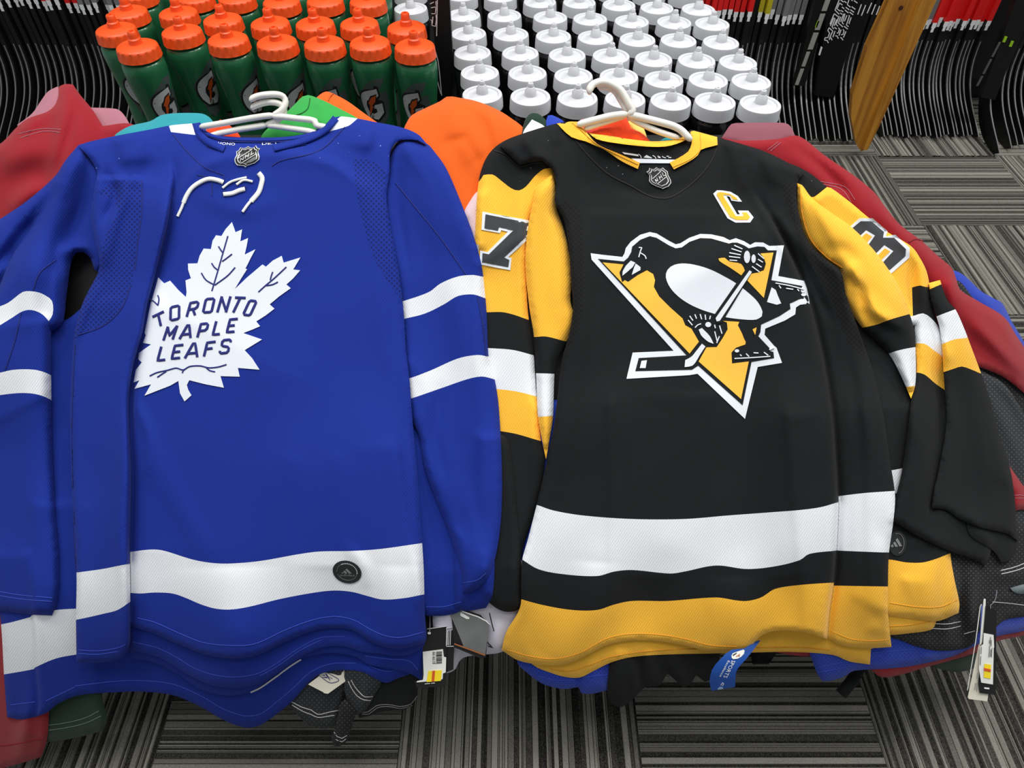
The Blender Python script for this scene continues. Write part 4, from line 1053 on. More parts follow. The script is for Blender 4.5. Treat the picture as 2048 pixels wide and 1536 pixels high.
# right sleeve: far strand, near strand, then the front fold
cloth(KB, [(1628, 394), (1654, 374), (1662, 376), (1700, 404), (1732, 431), (1775, 464), (1823, 493), (1840, 516), (1853, 542), (1860, 575), (1866, 612), (1876, 650), (1890, 672), (1908, 724), (1909, 793), (1905, 850), (1897, 890), (1880, 960), (1864, 1016), (1880, 1010), (1960, 1040), (1985, 1080), (1980, 1110), (1972, 1130), (1950, 1120), (1937, 1115), (1887, 1097), (1829, 1069), (1795, 1048), (1779, 1043), (1790, 1000), (1804, 940), (1817, 850), (1823, 796), (1833, 744), (1831, 688), (1829, 650), (1806, 664), (1760, 640), (1700, 560), (1640, 450), (1622, 394)],
      [('right_sleeve', M_BLACK, None), ('gold_upper', M_GOLD, [(1600, 330), (1680, 350), (1860, 480), (1880, 560), (1857.6, 574.6), (1840, 571), (1824, 575), (1826, 640), (1780, 660), (1680, 580), (1600, 420)]),
       ('white_band', M_WHITE, [(1810, 634), (1828, 631.5), (1846, 626.6), (1862, 636), (1879, 656), (1892, 675), (1920, 700), (1925, 740), (1908, 729), (1869, 701.5), (1849, 687.5), (1831, 687), (1810, 688)]),
       ('gold_band', M_GOLD, [(1810, 688), (1831, 687), (1849, 687.5), (1869, 701.5), (1908, 729), (1925, 740), (1925, 806), (1908, 792.6), (1872, 768), (1849, 749), (1833, 745), (1810, 746)])],
      seed=48, puff=.010, rad=14, thick=.006, level=.005, noise=.001, ridges=[([(1845, 600), (1850, 700), (1845, 860), (1820, 1040)], 22, 0.008), ([(1880, 720), (1880, 860), (1860, 1000)], 10, -0.010), ([(1838, 500), (1845, 560), (1850, 640)], 10, 0.008), ([(1826, 520), (1822, 570), (1826, 620)], 8, -0.008)])
KRS_ = LAST['hf']
cloth(KB, [(1930, 1020), (2000, 1030), (2034, 1076), (2029, 1108), (2016, 1122), (2003, 1125), (1985, 1100), (1940, 1070)], [('cuff_lining', M_BLACK, None)], seed=47, puff=.004)
KO = [(1880, 560), (1895, 601), (1911, 619), (1928, 656), (1941, 690), (1962, 746), (1978, 792), (1997, 865), (2013, 910), (2024, 956), (2031, 1015), (2035, 1081), (2010, 1066), (1965, 1056), (1919, 1038), (1892, 1020), (1864, 1016), (1868, 980), (1874, 956), (1885, 900), (1893, 842), (1888, 760), (1880, 660), (1862, 600), (1858, 566)]
cloth(KB, KO, [('right_cuff_far', M_BLACK, None), ('gold_band', M_GOLD, [(1840, 540), (1890, 540), (1890, 566), (1879, 570), (1861, 578), (1840, 590)]),
      ('white_band', M_WHITE, [(1870, 634), (1888, 627), (1911, 618.5), (1930, 612), (1955, 668), (1936, 675), (1908, 679), (1880, 690)]),
      ('gold_band', M_GOLD, [(1880, 690), (1908, 679), (1936, 675), (1955, 668), (1980, 748), (1962, 747), (1950, 742), (1924, 733), (1909, 737), (1885, 745)])],
      seed=46, puff=.010, rad=14, thick=.006, level=.004, noise=.001, ridges=[([(1890, 600), (1940, 760), (1975, 930), (1985, 1060)], 24, 0.008)])
KRS = KRS_
Q3 = lambda l: ZM(l, 1550, 350, 3.0725)
numeral('number_three', KB, Q3([(440, 335), (520, 266), (600, 266), (692, 346), (680, 378), (738, 366), (828, 448), (826, 508), (712, 608), (660, 560), (520, 420)]),
        Q3([(452, 345), (527, 284), (592, 284), (670, 350), (664, 385), (732, 385), (805, 456), (802, 498), (705, 584), (650, 540), (540, 420)]),
        [Q3([(510, 385), (560, 340), (614, 372), (578, 424), (548, 440)]), Q3([(618, 485), (672, 432), (727, 468), (662, 538), (640, 540)])],
        [Q3([(512, 400), (560, 357), (597, 378), (571, 408), (545, 430)]), Q3([(628, 497), (675, 450), (708, 469), (652, 524), (640, 530)])], hh=KRS)
cloth(KB, [(1594, 366), (1604, 370), (1622, 394), (1660, 424), (1703, 454), (1745, 497), (1781, 545), (1807, 591), (1820, 630), (1829, 662), (1831, 696), (1832, 740), (1830, 773), (1822, 797), (1802, 752), (1778, 708), (1750, 680), (1720, 650), (1690, 600), (1680, 543), (1648, 520), (1615, 482), (1597, 430)],
      [('front_sleeve_fold', M_GOLD, None), ('black_band', M_BLACK, [(1700, 660), (1750, 650), (1784, 638), (1820, 628), (1850, 622), (1850, 692), (1831, 694), (1800, 700), (1775, 708), (1720, 730)]),
       ('white_band', M_WHITE, [(1720, 730), (1775, 708), (1800, 700), (1831, 694), (1850, 692), (1850, 771), (1829, 772), (1813, 774), (1780, 790)])],
      seed=49, puff=.016, rad=26, noise=.002, ridges=[([(1612, 400), (1680, 480), (1760, 580), (1800, 640)], 30, 0.008), ([(1690, 548), (1706, 534), (1716, 556), (1716, 590)], 9, 0.012), ([(1700, 556), (1722, 580), (1735, 640)], 8, -0.012), ([(1650, 500), (1690, 500), (1720, 530)], 14, -0.006), ([(1720, 604), (1760, 632), (1790, 640)], 10, 0.008)])
ribbon('gold_seam', M_GTHREAD, [[(1600, 372), (1603, 425), (1620, 478), (1652, 514), (1684, 536)]], KB, 2, 0.001)

# body
KBO = [(1000, 291), (1030, 274), (1061, 262), (1113, 247), (1142, 243), (1157, 243), (1176, 267), (1220, 272), (1256, 278), (1305, 283), (1342, 280), (1366, 274), (1381, 259), (1398, 263), (1434, 274), (1470, 284), (1530, 303), (1583, 329), (1610, 345), (1594, 366), (1597, 425), (1615, 480), (1648, 516), (1681, 543), (1692, 590), (1712, 645), (1745, 740), (1768, 838), (1780, 921), (1790, 990), (1787, 1040), (1778, 1106), (1776, 1172), (1776, 1226), (1783, 1294),
       (1743, 1296), (1690, 1292), (1654, 1278), (1600, 1263), (1550, 1262), (1522, 1272), (1495, 1299), (1474, 1307), (1421, 1304), (1369, 1291), (1316, 1282), (1264, 1281), (1215, 1290), (1173, 1311), (1131, 1328), (1090, 1330), (1037, 1321), (1003, 1300), (1012, 1265), (1040, 1215), (1042, 1170), (1044, 1122), (1056, 1078), (1072, 1015), (1085, 960), (1096, 910), (1108, 850), (1114, 800), (1124, 720), (1140, 660), (1146, 610), (1142, 560), (1138, 500), (1128, 440), (1110, 405), (1112, 372), (1106, 342), (1085, 322), (1060, 325), (1040, 330), (1016, 308)]
FOLD = fold_line([(1500, 372), (1530, 415), (1561, 468), (1592, 532), (1619, 597), (1635, 659), (1651, 734), (1662, 806), (1668, 850), (1675, 957), (1677, 1004), (1673, 1101), (1668, 1165), (1659, 1226), (1652, 1320)])
cloth(KB, KBO, [('body', M_BLACK, None),
      ('yoke', M_BLACKDIM, [(985, 280), (1113, 240), (1150, 262), (1220, 310), (1260, 350), (1200, 372), (1150, 350), (1110, 345), (1040, 340)]),
      ('yoke', M_BLACKDIM, [(1400, 300), (1434, 268), (1530, 295), (1660, 370), (1600, 372), (1560, 350), (1480, 340), (1420, 350)]),
      ('white_hem_stripe', M_WHITE, [(1040, 1000), (1075.6, 1010.5), (1107, 1021), (1166, 1031), (1264, 1038), (1369, 1038), (1456, 1031), (1550, 1024), (1600, 1020), (1643, 1014)] + seg(FOLD, 1002, 1105) + [(1618, 1108), (1600, 1120), (1550, 1132.6), (1494, 1138), (1432, 1131), (1369, 1143), (1341, 1147), (1264, 1140), (1229, 1143), (1194, 1152), (1124, 1148), (1076, 1138), (1044, 1119), (1010, 1100)]),
      ('gold_hem_stripe', M_GOLD, [(1000, 1185), (1044, 1199), (1090, 1211), (1145, 1220), (1194, 1220), (1229, 1209), (1264, 1202), (1334, 1202), (1432, 1195), (1474, 1201), (1494, 1202), (1522, 1195), (1550, 1178), (1600, 1170)] + seg(FOLD, 1165, 1330) + [(1640, 1370), (980, 1360)]),
      ('white_side_stripe', M_WHITE, [(1730, 986), (1786, 982), (1810, 980), (1810, 1104), (1778, 1105), (1720, 1103)] + seg(FOLD, 1102, 988)),
      ('gold_side_stripe', M_GOLD, [(1707, 1172), (1776, 1173), (1810, 1173), (1810, 1340), (1700, 1340)] + seg(FOLD, 1330, 1169)),
      ('side_mesh', M_BLACKMESH, [(1560, 372), (1594, 362), (1597, 425), (1615, 480), (1648, 516), (1685, 545), (1700, 610), (1722, 680), (1735, 720), (1700, 690), (1670, 620), (1640, 560), (1600, 480)]),
      ('side_mesh', M_BLACKMESH, [(1130, 400), (1160, 420), (1168, 520), (1162, 640), (1146, 680), (1120, 720), (1146, 610), (1138, 500), (1110, 420)])],
      seed=50, spacing=6.5, puff=.008, rad=11, thick=.006, level=.008, noise=.0025,
      steps=[(FOLD, 0.030, 18, 190, 0.12, 0)],
      ridges=[([(1170, 400), (1168, 560), (1150, 760), (1120, 980)], 18, 0.008), ([(1560, 440), (1600, 500), (1640, 590)], 14, 0.010), ([(1590, 480), (1625, 560), (1660, 640)], 8, -0.008),
              ([(1690, 640), (1730, 780), (1755, 950)], 16, 0.006), ([(1490, 395), (1545, 480), (1575, 560)], 12, -0.006),
              ([(1190, 1120), (1180, 1230), (1120, 1330)], 40, 0.012), ([(1300, 1150), (1300, 1290)], 55, -0.010), ([(1470, 1150), (1470, 1310)], 45, 0.012), ([(1570, 1150), (1580, 1265)], 40, -0.010), ([(1215, 370), (1300, 388), (1400, 366)], 12, -0.003)])
KBF = LAST['hf']
# seams, hem lines
stitch(KB, [[(1014, 1300), (1060, 1313), (1110, 1318), (1160, 1306), (1215, 1277), (1264, 1268), (1320, 1270), (1369, 1278), (1421, 1291), (1474, 1294)], [(1661, 1262), (1700, 1278), (1740, 1282), (1778, 1280)]], M_GTHREAD, 1.2)
ribbon('yoke_seam', M_KSEAM, [[(1150, 280), (1180, 315), (1216, 348), (1262, 372), (1300, 392), (1336, 396), (1370, 378), (1400, 352), (1424, 320), (1433, 296)]], KB, 3, 0.0006)
# collar
QC = lambda l: ZM(l, 1000, 130, 4.096)
cb = patch('collar', M_GOLD, QC([(465, 480), (580, 463), (640, 465), (700, 540), (800, 650), (960, 720), (1145, 800), (1130, 852), (1000, 790), (850, 690), (780, 660), (700, 625), (585, 590)]), KB, 0.005, sharp=False, spacing=7)
patch('collar_side', M_GOLD, QC([(1545, 545), (1560, 530), (1630, 550), (1780, 590), (1782, 655), (1645, 695), (1620, 740), (1550, 790), (1425, 855), (1390, 800), (1540, 710), (1570, 640), (1575, 580)]), cb, 0.005, sharp=False, spacing=7)
patch('collar_back', M_GOLD, QC([(720, 548), (740, 560), (900, 580), (1050, 605), (1250, 625), (1400, 615), (1500, 590), (1545, 545), (1560, 600), (1400, 660), (1250, 670), (1000, 647), (790, 606)]), cb, 0.007, sharp=False, spacing=7)
ribbon('collar_stitching', M_GTHREAD, [QC([(590, 475), (660, 530), (780, 640), (960, 735), (1130, 815)]), QC([(1640, 560), (1640, 690), (1560, 770), (1420, 835)]), QC([(770, 585), (900, 610), (1050, 635), (1250, 652), (1400, 644), (1500, 610)])], cb, 1.6, 0.0056)
patch('neck_tape', M_TWILL, QC([(1075, 766), (1446, 776), (1392, 805), (1142, 803)]), KB, 0.0022, sharp=True, spacing=7)
ip = patch('neck_print', M_PRINTWHT, ZM([(270, 275), (640, 330), (650, 372), (330, 322)], 1220, 280, 11.38), KB, 0.0014)
patch('mountain_mark', M_PRINTWHT, ZM([(770, 390), (830, 340), (900, 375), (955, 400), (950, 415), (770, 400)], 1220, 280, 11.38), ip, 0.0014)
for q in ([(645, 320), (695, 360), (710, 412)], [(970, 352), (1030, 390), (1045, 425)], [(1080, 368), (1110, 375), (1150, 408)], [(1090, 400), (1145, 402)], [(1185, 370), (1215, 395), (1270, 408)], [(1285, 372), (1340, 372)], [(1330, 402), (1395, 400)]):
    ribbon('print_mark', M_PRINTWHT, [ZM(q, 1220, 280, 11.38)], ip, 1.6, 0.0016, 0.0002, 3)
# league badge
def badge(parent, pts, s, x0, y0, silver, dark, band, letters, lower):
    f = lambda l: ZM(l, x0, y0, s)
    c = np.mean(pts, 0)
    sc = lambda k: [tuple(c + (np.array(p) - c) * k) for p in pts]
    a = patch('league_badge', M_SILVER, f(pts), parent, 0.0030, spacing=6)
    patch('badge_ring', M_BADGEBLK, f(sc(0.93)), a, 0.0036, spacing=6)
    patch('badge_inner_ring', M_SILVER, f(sc(0.80)), a, 0.0042, spacing=6)
    patch('badge_field', M_BADGEBLK, f(sc(0.72)), a, 0.0048, spacing=6)
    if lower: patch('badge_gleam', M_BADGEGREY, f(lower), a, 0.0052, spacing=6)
    ribbon('badge_band', M_SILVER, [f(l) for l in band], a, 1.6, 0.0056, 0.0004, 3, corner=20)
    ribbon('badge_letters', M_SILVER, [f(l) for l in letters], a, 1.7, 0.0060, 0.0004, 3, corner=20)
badge(KB, [(220, 575), (300, 530), (318, 440), (380, 475), (470, 490), (565, 420), (630, 470), (690, 482), (782, 428), (850, 500), (945, 560), (965, 690), (1050, 850), (1068, 950), (980, 1070), (880, 1110), (770, 1158), (720, 1120), (560, 1070), (400, 990), (310, 890), (320, 690)], 17.06, 1280, 310,
      M_SILVER, M_BADGEBLK, [[(430, 810), (730, 545)], [(600, 985), (910, 740)]], [[(570, 950), (510, 835), (620, 900), (565, 775)], [(690, 850), (640, 715)], [(765, 800), (695, 660)], [(665, 785), (735, 725)], [(750, 600), (800, 720), (870, 690)]], None)

# crest of the black jersey, stacked twill layers
QP = lambda l: ZM(l, 1160, 440, 3.658)
cr_ = patch('crest', M_TWILL, QP([(78, 243), (170, 255), (310, 270), (325, 245), (335, 205), (370, 160), (440, 108), (510, 88), (560, 98), (650, 152), (700, 178), (735, 170), (800, 130), (880, 102), (960, 105), (1050, 125), (1095, 148), (1140, 133), (1200, 155), (1245, 182), (1280, 163), (1340, 165), (1385, 190), (1492, 185), (1450, 410), (1640, 445), (1660, 500), (1672, 560), (1680, 612), (1610, 620), (1580, 640), (1575, 690), (1500, 735), (1355, 795), (1350, 840), (1420, 920), (1438, 935), (1478, 1045), (1300, 1075), (1207, 1455), (860, 1125), (800, 1135), (340, 1162), (385, 970), (685, 957), (85, 290)]), KB, 0.0014, 0.0024, True, 8, step=8, hh=KBF)
CL = 0.0008
def lay(name, mat, pts, k, sharp=True, sp=9): return patch(name, mat, QP(pts), cr_, 0.0014 + CL * k, CL + 0.0004, sharp, sp, step=8, hh=KBF)
lay('black_figure', M_BLACKTWILL, [(132, 284), (320, 303), (352, 275), (375, 235), (382, 195), (440, 145), (510, 118), (560, 130), (650, 185), (700, 207), (745, 200), (800, 160), (880, 132), (960, 135), (1090, 172), (1115, 165), (1150, 165), (1200, 185), (1235, 207), (1265, 200), (1300, 193), (1350, 197), (1375, 222), (1440, 222), (1400, 440), (1625, 482), (1655, 510), (1660, 570), (1600, 580), (1560, 600), (1535, 610), (1540, 650), (1460, 702), (1325, 765), (1320, 820), (1305, 850), (1385, 935), (1392, 960), (1415, 965), (1420, 1010), (1255, 1038), (1190, 1355), (865, 1065), (820, 1095), (405, 1105), (430, 1010), (780, 990)], 1)
G = M_GOLDTWILL; Wt = M_TWILL
lay('gold_shape', G, [(165, 310), (318, 325), (288, 385), (308, 456), (328, 440), (352, 453), (425, 402), (490, 368), (535, 395), (549, 440), (540, 490), (580, 560), (660, 640), (750, 720), (770, 770), (815, 795), (870, 890), (802, 977)], 2)
lay('gold_shape', G, [(925, 932), (1000, 930), (1040, 870), (1080, 800), (1075, 750), (1045, 738), (1165, 745), (1155, 770), (1185, 830), (1200, 868), (1212, 890), (1210, 910), (1140, 935), (1108, 970), (1112, 1050), (1235, 1035), (1178, 1310), (868, 1035)], 2)
lay('gold_shape', G, [(1320, 245), (1415, 238), (1345, 570), (1222, 440), (1245, 395), (1300, 385), (1345, 368), (1360, 320), (1345, 275)], 2)
lay('gold_shape', G, [(1012, 282), (1058, 276), (1090, 302), (1180, 322), (1206, 370), (1180, 405), (1100, 350), (1020, 300)], 2, False)
lay('gold_shape', G, [(1262, 800), (1292, 785), (1282, 842)], 2)
lay('white_shape', Wt, [(628, 420), (640, 365), (690, 328), (770, 318), (870, 335), (960, 365), (1050, 410), (1140, 462), (1240, 540), (1300, 600), (1335, 670), (1330, 705), (1290, 728), (1200, 728), (1060, 710), (990, 688), (900, 660), (800, 615), (720, 560), (660, 495)], 2, False)
lay('white_shape', Wt, [(1402, 492), (1432, 512), (1450, 560), (1472, 610), (1440, 620), (1368, 600)], 2)
lay('black_shape', M_BLACKTWILL, [(1225, 345), (1268, 368), (1040, 750), (1002, 760), (985, 690)], 3)
lay('white_shape', Wt, [(1240, 368), (1258, 380), (1022, 738), (1000, 742), (992, 718)], 4)
lay('white_shape', Wt, [(372, 297), (405, 312), (385, 345), (345, 380), (310, 408), (312, 375), (335, 335)], 3)
lay('white_shape', Wt, [(408, 318), (443, 345), (442, 366), (378, 402), (396, 345)], 3)
lay('white_shape', Wt, [(892, 905), (918, 925), (875, 990), (852, 1030), (822, 1066), (765, 1076), (770, 1025), (815, 1000), (845, 965)], 3, False)
lay('white_shape', Wt, [(450, 1030), (490, 1025), (480, 1083), (437, 1083)], 3)
lay('white_shape', Wt, [(868, 802), (892, 790), (950, 850), (978, 906), (940, 892), (885, 842)], 3, False)
for (x, y, a, b) in ((1222, 270, 23, 46), (1270, 283, 16, 32), (938, 765, 22, 19), (1148, 957, 17, 12), (1637, 546, 19, 11), (1632, 524, 13, 6)):
    lay('white_shape', Wt, [(x + a * math.cos(t), y + b * math.sin(t)) for t in np.linspace(0, 2 * math.pi, 13)[:-1]], 3, False, 20)
ribbon('white_lines', Wt, [QP(l) for l in (
    [(430, 202), (452, 202), (440, 235), (430, 272)], [(440, 240), (475, 262), (484, 285)],
    [(1128, 186), (1188, 212)], [(1108, 210), (1182, 234)], [(1092, 240), (1176, 256)], [(1090, 267), (1172, 277)], [(1094, 294), (1150, 298)],
    [(1302, 246), (1346, 284)], [(1302, 288), (1338, 310)], [(1288, 320), (1328, 346)], [(1258, 340), (1312, 380)],
    [(790, 732), (822, 770)], [(802, 702), (826, 736)], [(840, 690), (852, 722)], [(878, 688), (890, 726)], [(915, 692), (920, 730)], [(955, 700), (948, 726)],
    [(842, 788), (862, 768), (886, 760)], [(985, 815), (1004, 890)], [(1020, 772), (1038, 832)], [(984, 766), (990, 792)], [(1000, 900), (1020, 850)],
    [(1130, 1014), (1250, 1008), (1392, 998)], [(1215, 978), (1236, 1000)], [(1270, 972), (1306, 974)], [(1345, 968), (1376, 990)], [(1170, 985), (1182, 995)], [(1385, 950), (1420, 935)],
    [(1430, 462), (1530, 480), (1640, 508)], [(1455, 478), (1470, 500)], [(1508, 500), (1560, 508)], [(1590, 505), (1602, 520)])], cr_, 2.6, 0.0014 + CL * 3, 0.0003, 4, hh=KBF)
# captain's letter
Q = lambda l: ZM(l, 1400, 350, 6.827)
cc = patch('captain_letter', M_TWILL, Q([(180, 255), (232, 208), (300, 210), (415, 228), (515, 285), (575, 365), (520, 362), (430, 350), (405, 295), (362, 290), (510, 540), (545, 535), (515, 485), (660, 487), (732, 578), (685, 648), (485, 650), (375, 590)]), KB, 0.0012, spacing=6)
patch('gold_face', M_GOLD, Q([(225, 265), (250, 235), (300, 235), (408, 256), (492, 305), (520, 340), (445, 330), (415, 272), (320, 272), (325, 300), (490, 560), (598, 560), (572, 510), (640, 510), (685, 575), (655, 612), (495, 612), (408, 570)]), cc, 0.0022, spacing=6)

# ------------------------------------------------------------------ blue jerseys
B2 = garment('hockey_jersey', (480, 1420), 'lower royal blue jersey whose hem layers show below the top one', 'jersey', 'royal blue jerseys')
cloth(B2, [(100, 632), (-60, 660), (2, 1249), (8, 1350), (14, 1434), (42, 1439), (91, 1427), (115, 1408), (157, 1391), (241, 1384), (296, 1384), (351, 1392), (406, 1416), (443, 1438), (480, 1453), (501, 1455), (523, 1449), (560, 1423), (589, 1398), (611, 1372), (637, 1350), (670, 1341), (721, 1343), (750, 1357), (772, 1366), (795, 1357), (822, 1348), (838, 1300), (840, 900), (700, 800), (320, 600), (230, 590), (170, 612), (130, 640)],
      [('back_panel', M_BLUE, None), ('white_back_stripe', M_WHITE, [(-60, 1256), (1, 1249), (61, 1234), (64, 1230), (112, 1220), (160, 1217), (158, 1308), (112, 1317), (70, 1335), (68, 1338), (7, 1349), (-60, 1360)])],
      seed=51, puff=.007, rad=10, thick=.006, noise=.002, steps=[([(70, 1450), (76, 1400), (70, 1330), (64, 1230), (60, 1100)], 0.010, 16, 120, 0, .3)], ridges=[([(490, 1290), (490, 1455)], 90, 0.016), ([(260, 1290), (260, 1390)], 70, -0.010), ([(670, 1270), (670, 1345)], 60, -0.008)])
stitch(B2, [[(150, 1372), (240, 1362), (300, 1362), (351, 1370), (406, 1394), (443, 1416), (480, 1430), (501, 1432), (523, 1427), (556, 1402), (589, 1374), (620, 1345), (660, 1328), (712, 1326)], [(20, 1410), (70, 1404)], [(92, 1402), (150, 1374)], [(740, 1332), (775, 1343), (815, 1330)]], M_BTHREAD)
cloth(B2, [(300, 600), (330, 400), (430, 312), (640, 312), (740, 380), (775, 600), (815, 1000), (840, 1150), (846, 1320), (844, 1361), (815, 1345), (780, 1337), (740, 1330), (712, 1314), (690, 1308), (655, 1306), (625, 1311), (600, 1319), (553, 1350), (502, 1383), (461, 1391), (430, 1388), (400, 1378), (350, 1345), (300, 1322), (262, 1316), (240, 1000)],
      [('front_panel', M_BLUE, None)], seed=52, spacing=10, thick=.005, level=.008, puff=.006, rad=9, noise=.002, ridges=[([(470, 1230), (470, 1390)], 70, 0.012), ([(655, 1220), (655, 1310)], 60, -0.006)])
ribbon('white_lining_edge', M_WHITE, [[(501, 1385), (520, 1376), (553, 1353), (580, 1333), (602, 1319)]], B2, 3.2, 0.002)
stitch(B2, [[(730, 1312), (775, 1318), (818, 1322), (836, 1340)]], M_BTHREAD)
cloth(B2, [(800, 700), (850, 740), (900, 900), (935, 1080), (940, 1190), (927, 1208), (920, 1222), (891, 1231), (853, 1232), (835, 1210), (820, 900)], [('right_sleeve', M_BLUE, None)], seed=53)
cloth(B2, [(905, 1050), (990, 1110), (985, 1190), (972, 1216), (930, 1222), (910, 1215)], [('sleeve_lining', M_BLUE, None)], seed=54, level=-0.004)
stitch(B2, [[(852, 1214), (890, 1213), (922, 1204)]], M_BTHREAD)
B1 = garment('hockey_jersey', (520, 700), 'top royal blue jersey with white maple leaf crest and white neck laces', 'jersey', 'royal blue jerseys')
cloth(B1, [(300, 600), (340, 400), (440, 305), (630, 305), (740, 370), (772, 600), (812, 1000), (842, 1150), (849, 1290), (831, 1305), (800, 1312), (760, 1308), (721, 1303), (700, 1296), (681, 1292), (644, 1295), (597, 1317), (553, 1347), (516, 1368), (472, 1376), (428, 1372), (388, 1356), (355, 1336), (315, 1314), (255, 1299), (230, 1000)], [('back_hem', M_BLUE, None)], seed=55, spacing=10, thick=.005, level=.008, puff=.006, rad=9, noise=.002,
      ridges=[([(460, 1200), (465, 1376)], 70, 0.010), ([(660, 1200), (670, 1292)], 60, -0.006)])
stitch(B1, [[(265, 1284), (315, 1296), (355, 1316), (388, 1336), (428, 1350), (472, 1354), (516, 1347), (553, 1327), (597, 1297), (640, 1276), (690, 1273)], [(520, 1352), (556, 1332), (600, 1301), (642, 1280)]], M_BTHREAD, 1.3)
# left sleeve
cloth(B1, [(157, 290), (130, 322), (112, 350), (60, 397), (0, 438), (-70, 480), (-90, 900), (-90, 1215), (0, 1223), (59, 1229), (104, 1231), (115, 1202), (119, 1140), (110, 1010), (104, 860), (102, 680), (103, 662), (116, 655), (127, 640), (132, 600), (137, 560), (143, 522), (152, 506), (166, 504), (181, 517), (190, 540), (202, 545), (215, 500), (215, 420), (200, 340)],
      [('left_sleeve', M_BLUE, None), ('white_band', M_WHITE, ZM([(-500, 330), (-80, 260), (0, 240), (60, 215), (120, 170), (175, 130), (230, 124), (300, 135), (350, 158), (400, 200), (405, 300), (375, 355), (330, 305), (270, 275), (215, 268), (160, 285), (90, 330), (0, 385), (-80, 430), (-500, 520)], 0, 550, 3.84)),
       ('white_band', M_WHITE, ZM([(-500, 790), (-80, 760), (0, 750), (90, 730), (190, 724), (280, 730), (350, 750), (410, 780), (410, 975), (385, 955), (330, 930), (260, 912), (170, 906), (80, 912), (0, 922), (-80, 930), (-500, 960)], 0, 550, 3.84))],
      seed=56, puff=.016, rad=26, noise=.002, steps=[([(-40, 680), (-5, 580), (30, 500), (68, 436)], .020, 16, 120, 0, .4)],
      ridges=[([(150, 305), (110, 400), (75, 520), (50, 640)], 26, 0.014), ([(120, 360), (70, 440), (0, 520), (-60, 560)], 14, -0.018), ([(20, 450), (-10, 520), (-60, 600)], 16, 0.010), ([(178, 320), (160, 420), (130, 500)], 16, -0.012), ([(118, 510), (150, 495), (180, 508)], 12, 0.010), ([(112, 540), (108, 600), (112, 640)], 12, 0.008), ([(70, 560), (60, 760), (70, 1000), (80, 1200)], 30, 0.006), ([(60, 450), (20, 540), (-20, 600)], 10, -0.01)])
ribbon('sleeve_seam', M_BSEAM, [[(112, 520), (80, 545), (66, 580)], [(42, 626), (30, 680), (10, 740)]], B1, 2.5, 0.0006)
stitch(B1, [[(-20, 1180), (40, 1190), (105, 1196)], [(-20, 1188), (40, 1198), (104, 1203)]], M_BTHREAD)
# right sleeve
cloth(B1, [(821, 277), (855, 288), (870, 305), (886, 326), (899, 350), (914, 385), (928, 420), (943, 460), (955, 498), (963, 530), (967, 557), (973, 623), (978, 721), (990, 762), (998, 819), (1004, 950), (1002, 1038), (994, 1099), (982, 1143), (965, 1169), (944, 1184), (926, 1187), (922, 1143), (897, 1061), (873, 1002), (850, 938), (838, 873), (820, 830), (795, 600), (765, 400), (778, 320), (795, 284)],
      [('right_sleeve', M_BLUE, None), ('white_band', M_WHITE, [(770, 612), (807, 602), (858, 584), (881, 567), (916, 553), (947, 550), (963, 553), (990, 556), (990, 602), (969, 596), (947, 589), (916, 592), (889, 608), (850, 627), (807, 638), (770, 648)]),
       ('white_band', M_WHITE, [(780, 766), (815, 758), (861, 741), (916, 717), (955, 710), (977, 713), (1010, 716), (1010, 766), (983, 757), (963, 753), (936, 758), (889, 774), (819, 798), (780, 808)])],
      seed=57, puff=.016, rad=28, noise=.002, ridges=[([(830, 300), (860, 420), (900, 540), (930, 700), (935, 900)], 34, 0.008), ([(800, 330), (795, 420), (815, 540)], 12, -0.008), ([(880, 780), (870, 880), (890, 960)], 14, -0.008), ([(930, 980), (950, 1080), (955, 1170)], 20, 0.006)])
ribbon('sleeve_seam', M_BSEAM, [[(791, 366), (830, 414), (880, 475), (932, 549)], [(955, 592), (966, 650), (973, 712)], [(795, 288), (825, 279), (852, 290)]], B1, 2.5, 0.0006)
stitch(B1, [[(926, 1166), (955, 1160), (972, 1146)]], M_BTHREAD)
# body
BO = [(157, 290), (180, 283), (230, 272), (300, 259), (340, 251), (383, 247), (401, 246), (409, 263), (446, 272), (505, 275), (564, 274), (608, 268), (641, 257), (664, 237), (681, 233), (715, 237), (745, 243), (800, 254), (835, 268), (853, 287), (822, 279), (794, 284), (781, 304), (779, 344), (773, 391), (777, 430), (790, 500), (800, 560), (807, 620), (812, 700), (819, 760), (825, 840), (834, 940), (841, 1040), (847, 1130), (850, 1230), (853, 1276),
      (849, 1286), (831, 1292), (802, 1298), (772, 1295), (743, 1284), (707, 1262), (670, 1256), (626, 1262), (571, 1284), (509, 1312), (461, 1317), (406, 1308), (355, 1288), (304, 1266), (262, 1254), (261, 1280), (252, 1308), (237, 1319), (195, 1326), (153, 1324), (152, 1239), (153, 1145), (145, 1000), (140, 860), (142, 760), (146, 690), (152, 650), (164, 610), (182, 572), (195, 548), (199, 520), (190, 480), (182, 430), (188, 380), (193, 340)]
BFOLD = fold_line([(262, 1330), (261, 1209), (260, 1104), (263, 950), (260, 875), (259, 810), (262, 766), (271, 719), (286, 667), (295, 615), (310, 557), (321, 510), (336, 448), (345, 390), (350, 355), (340, 300)])
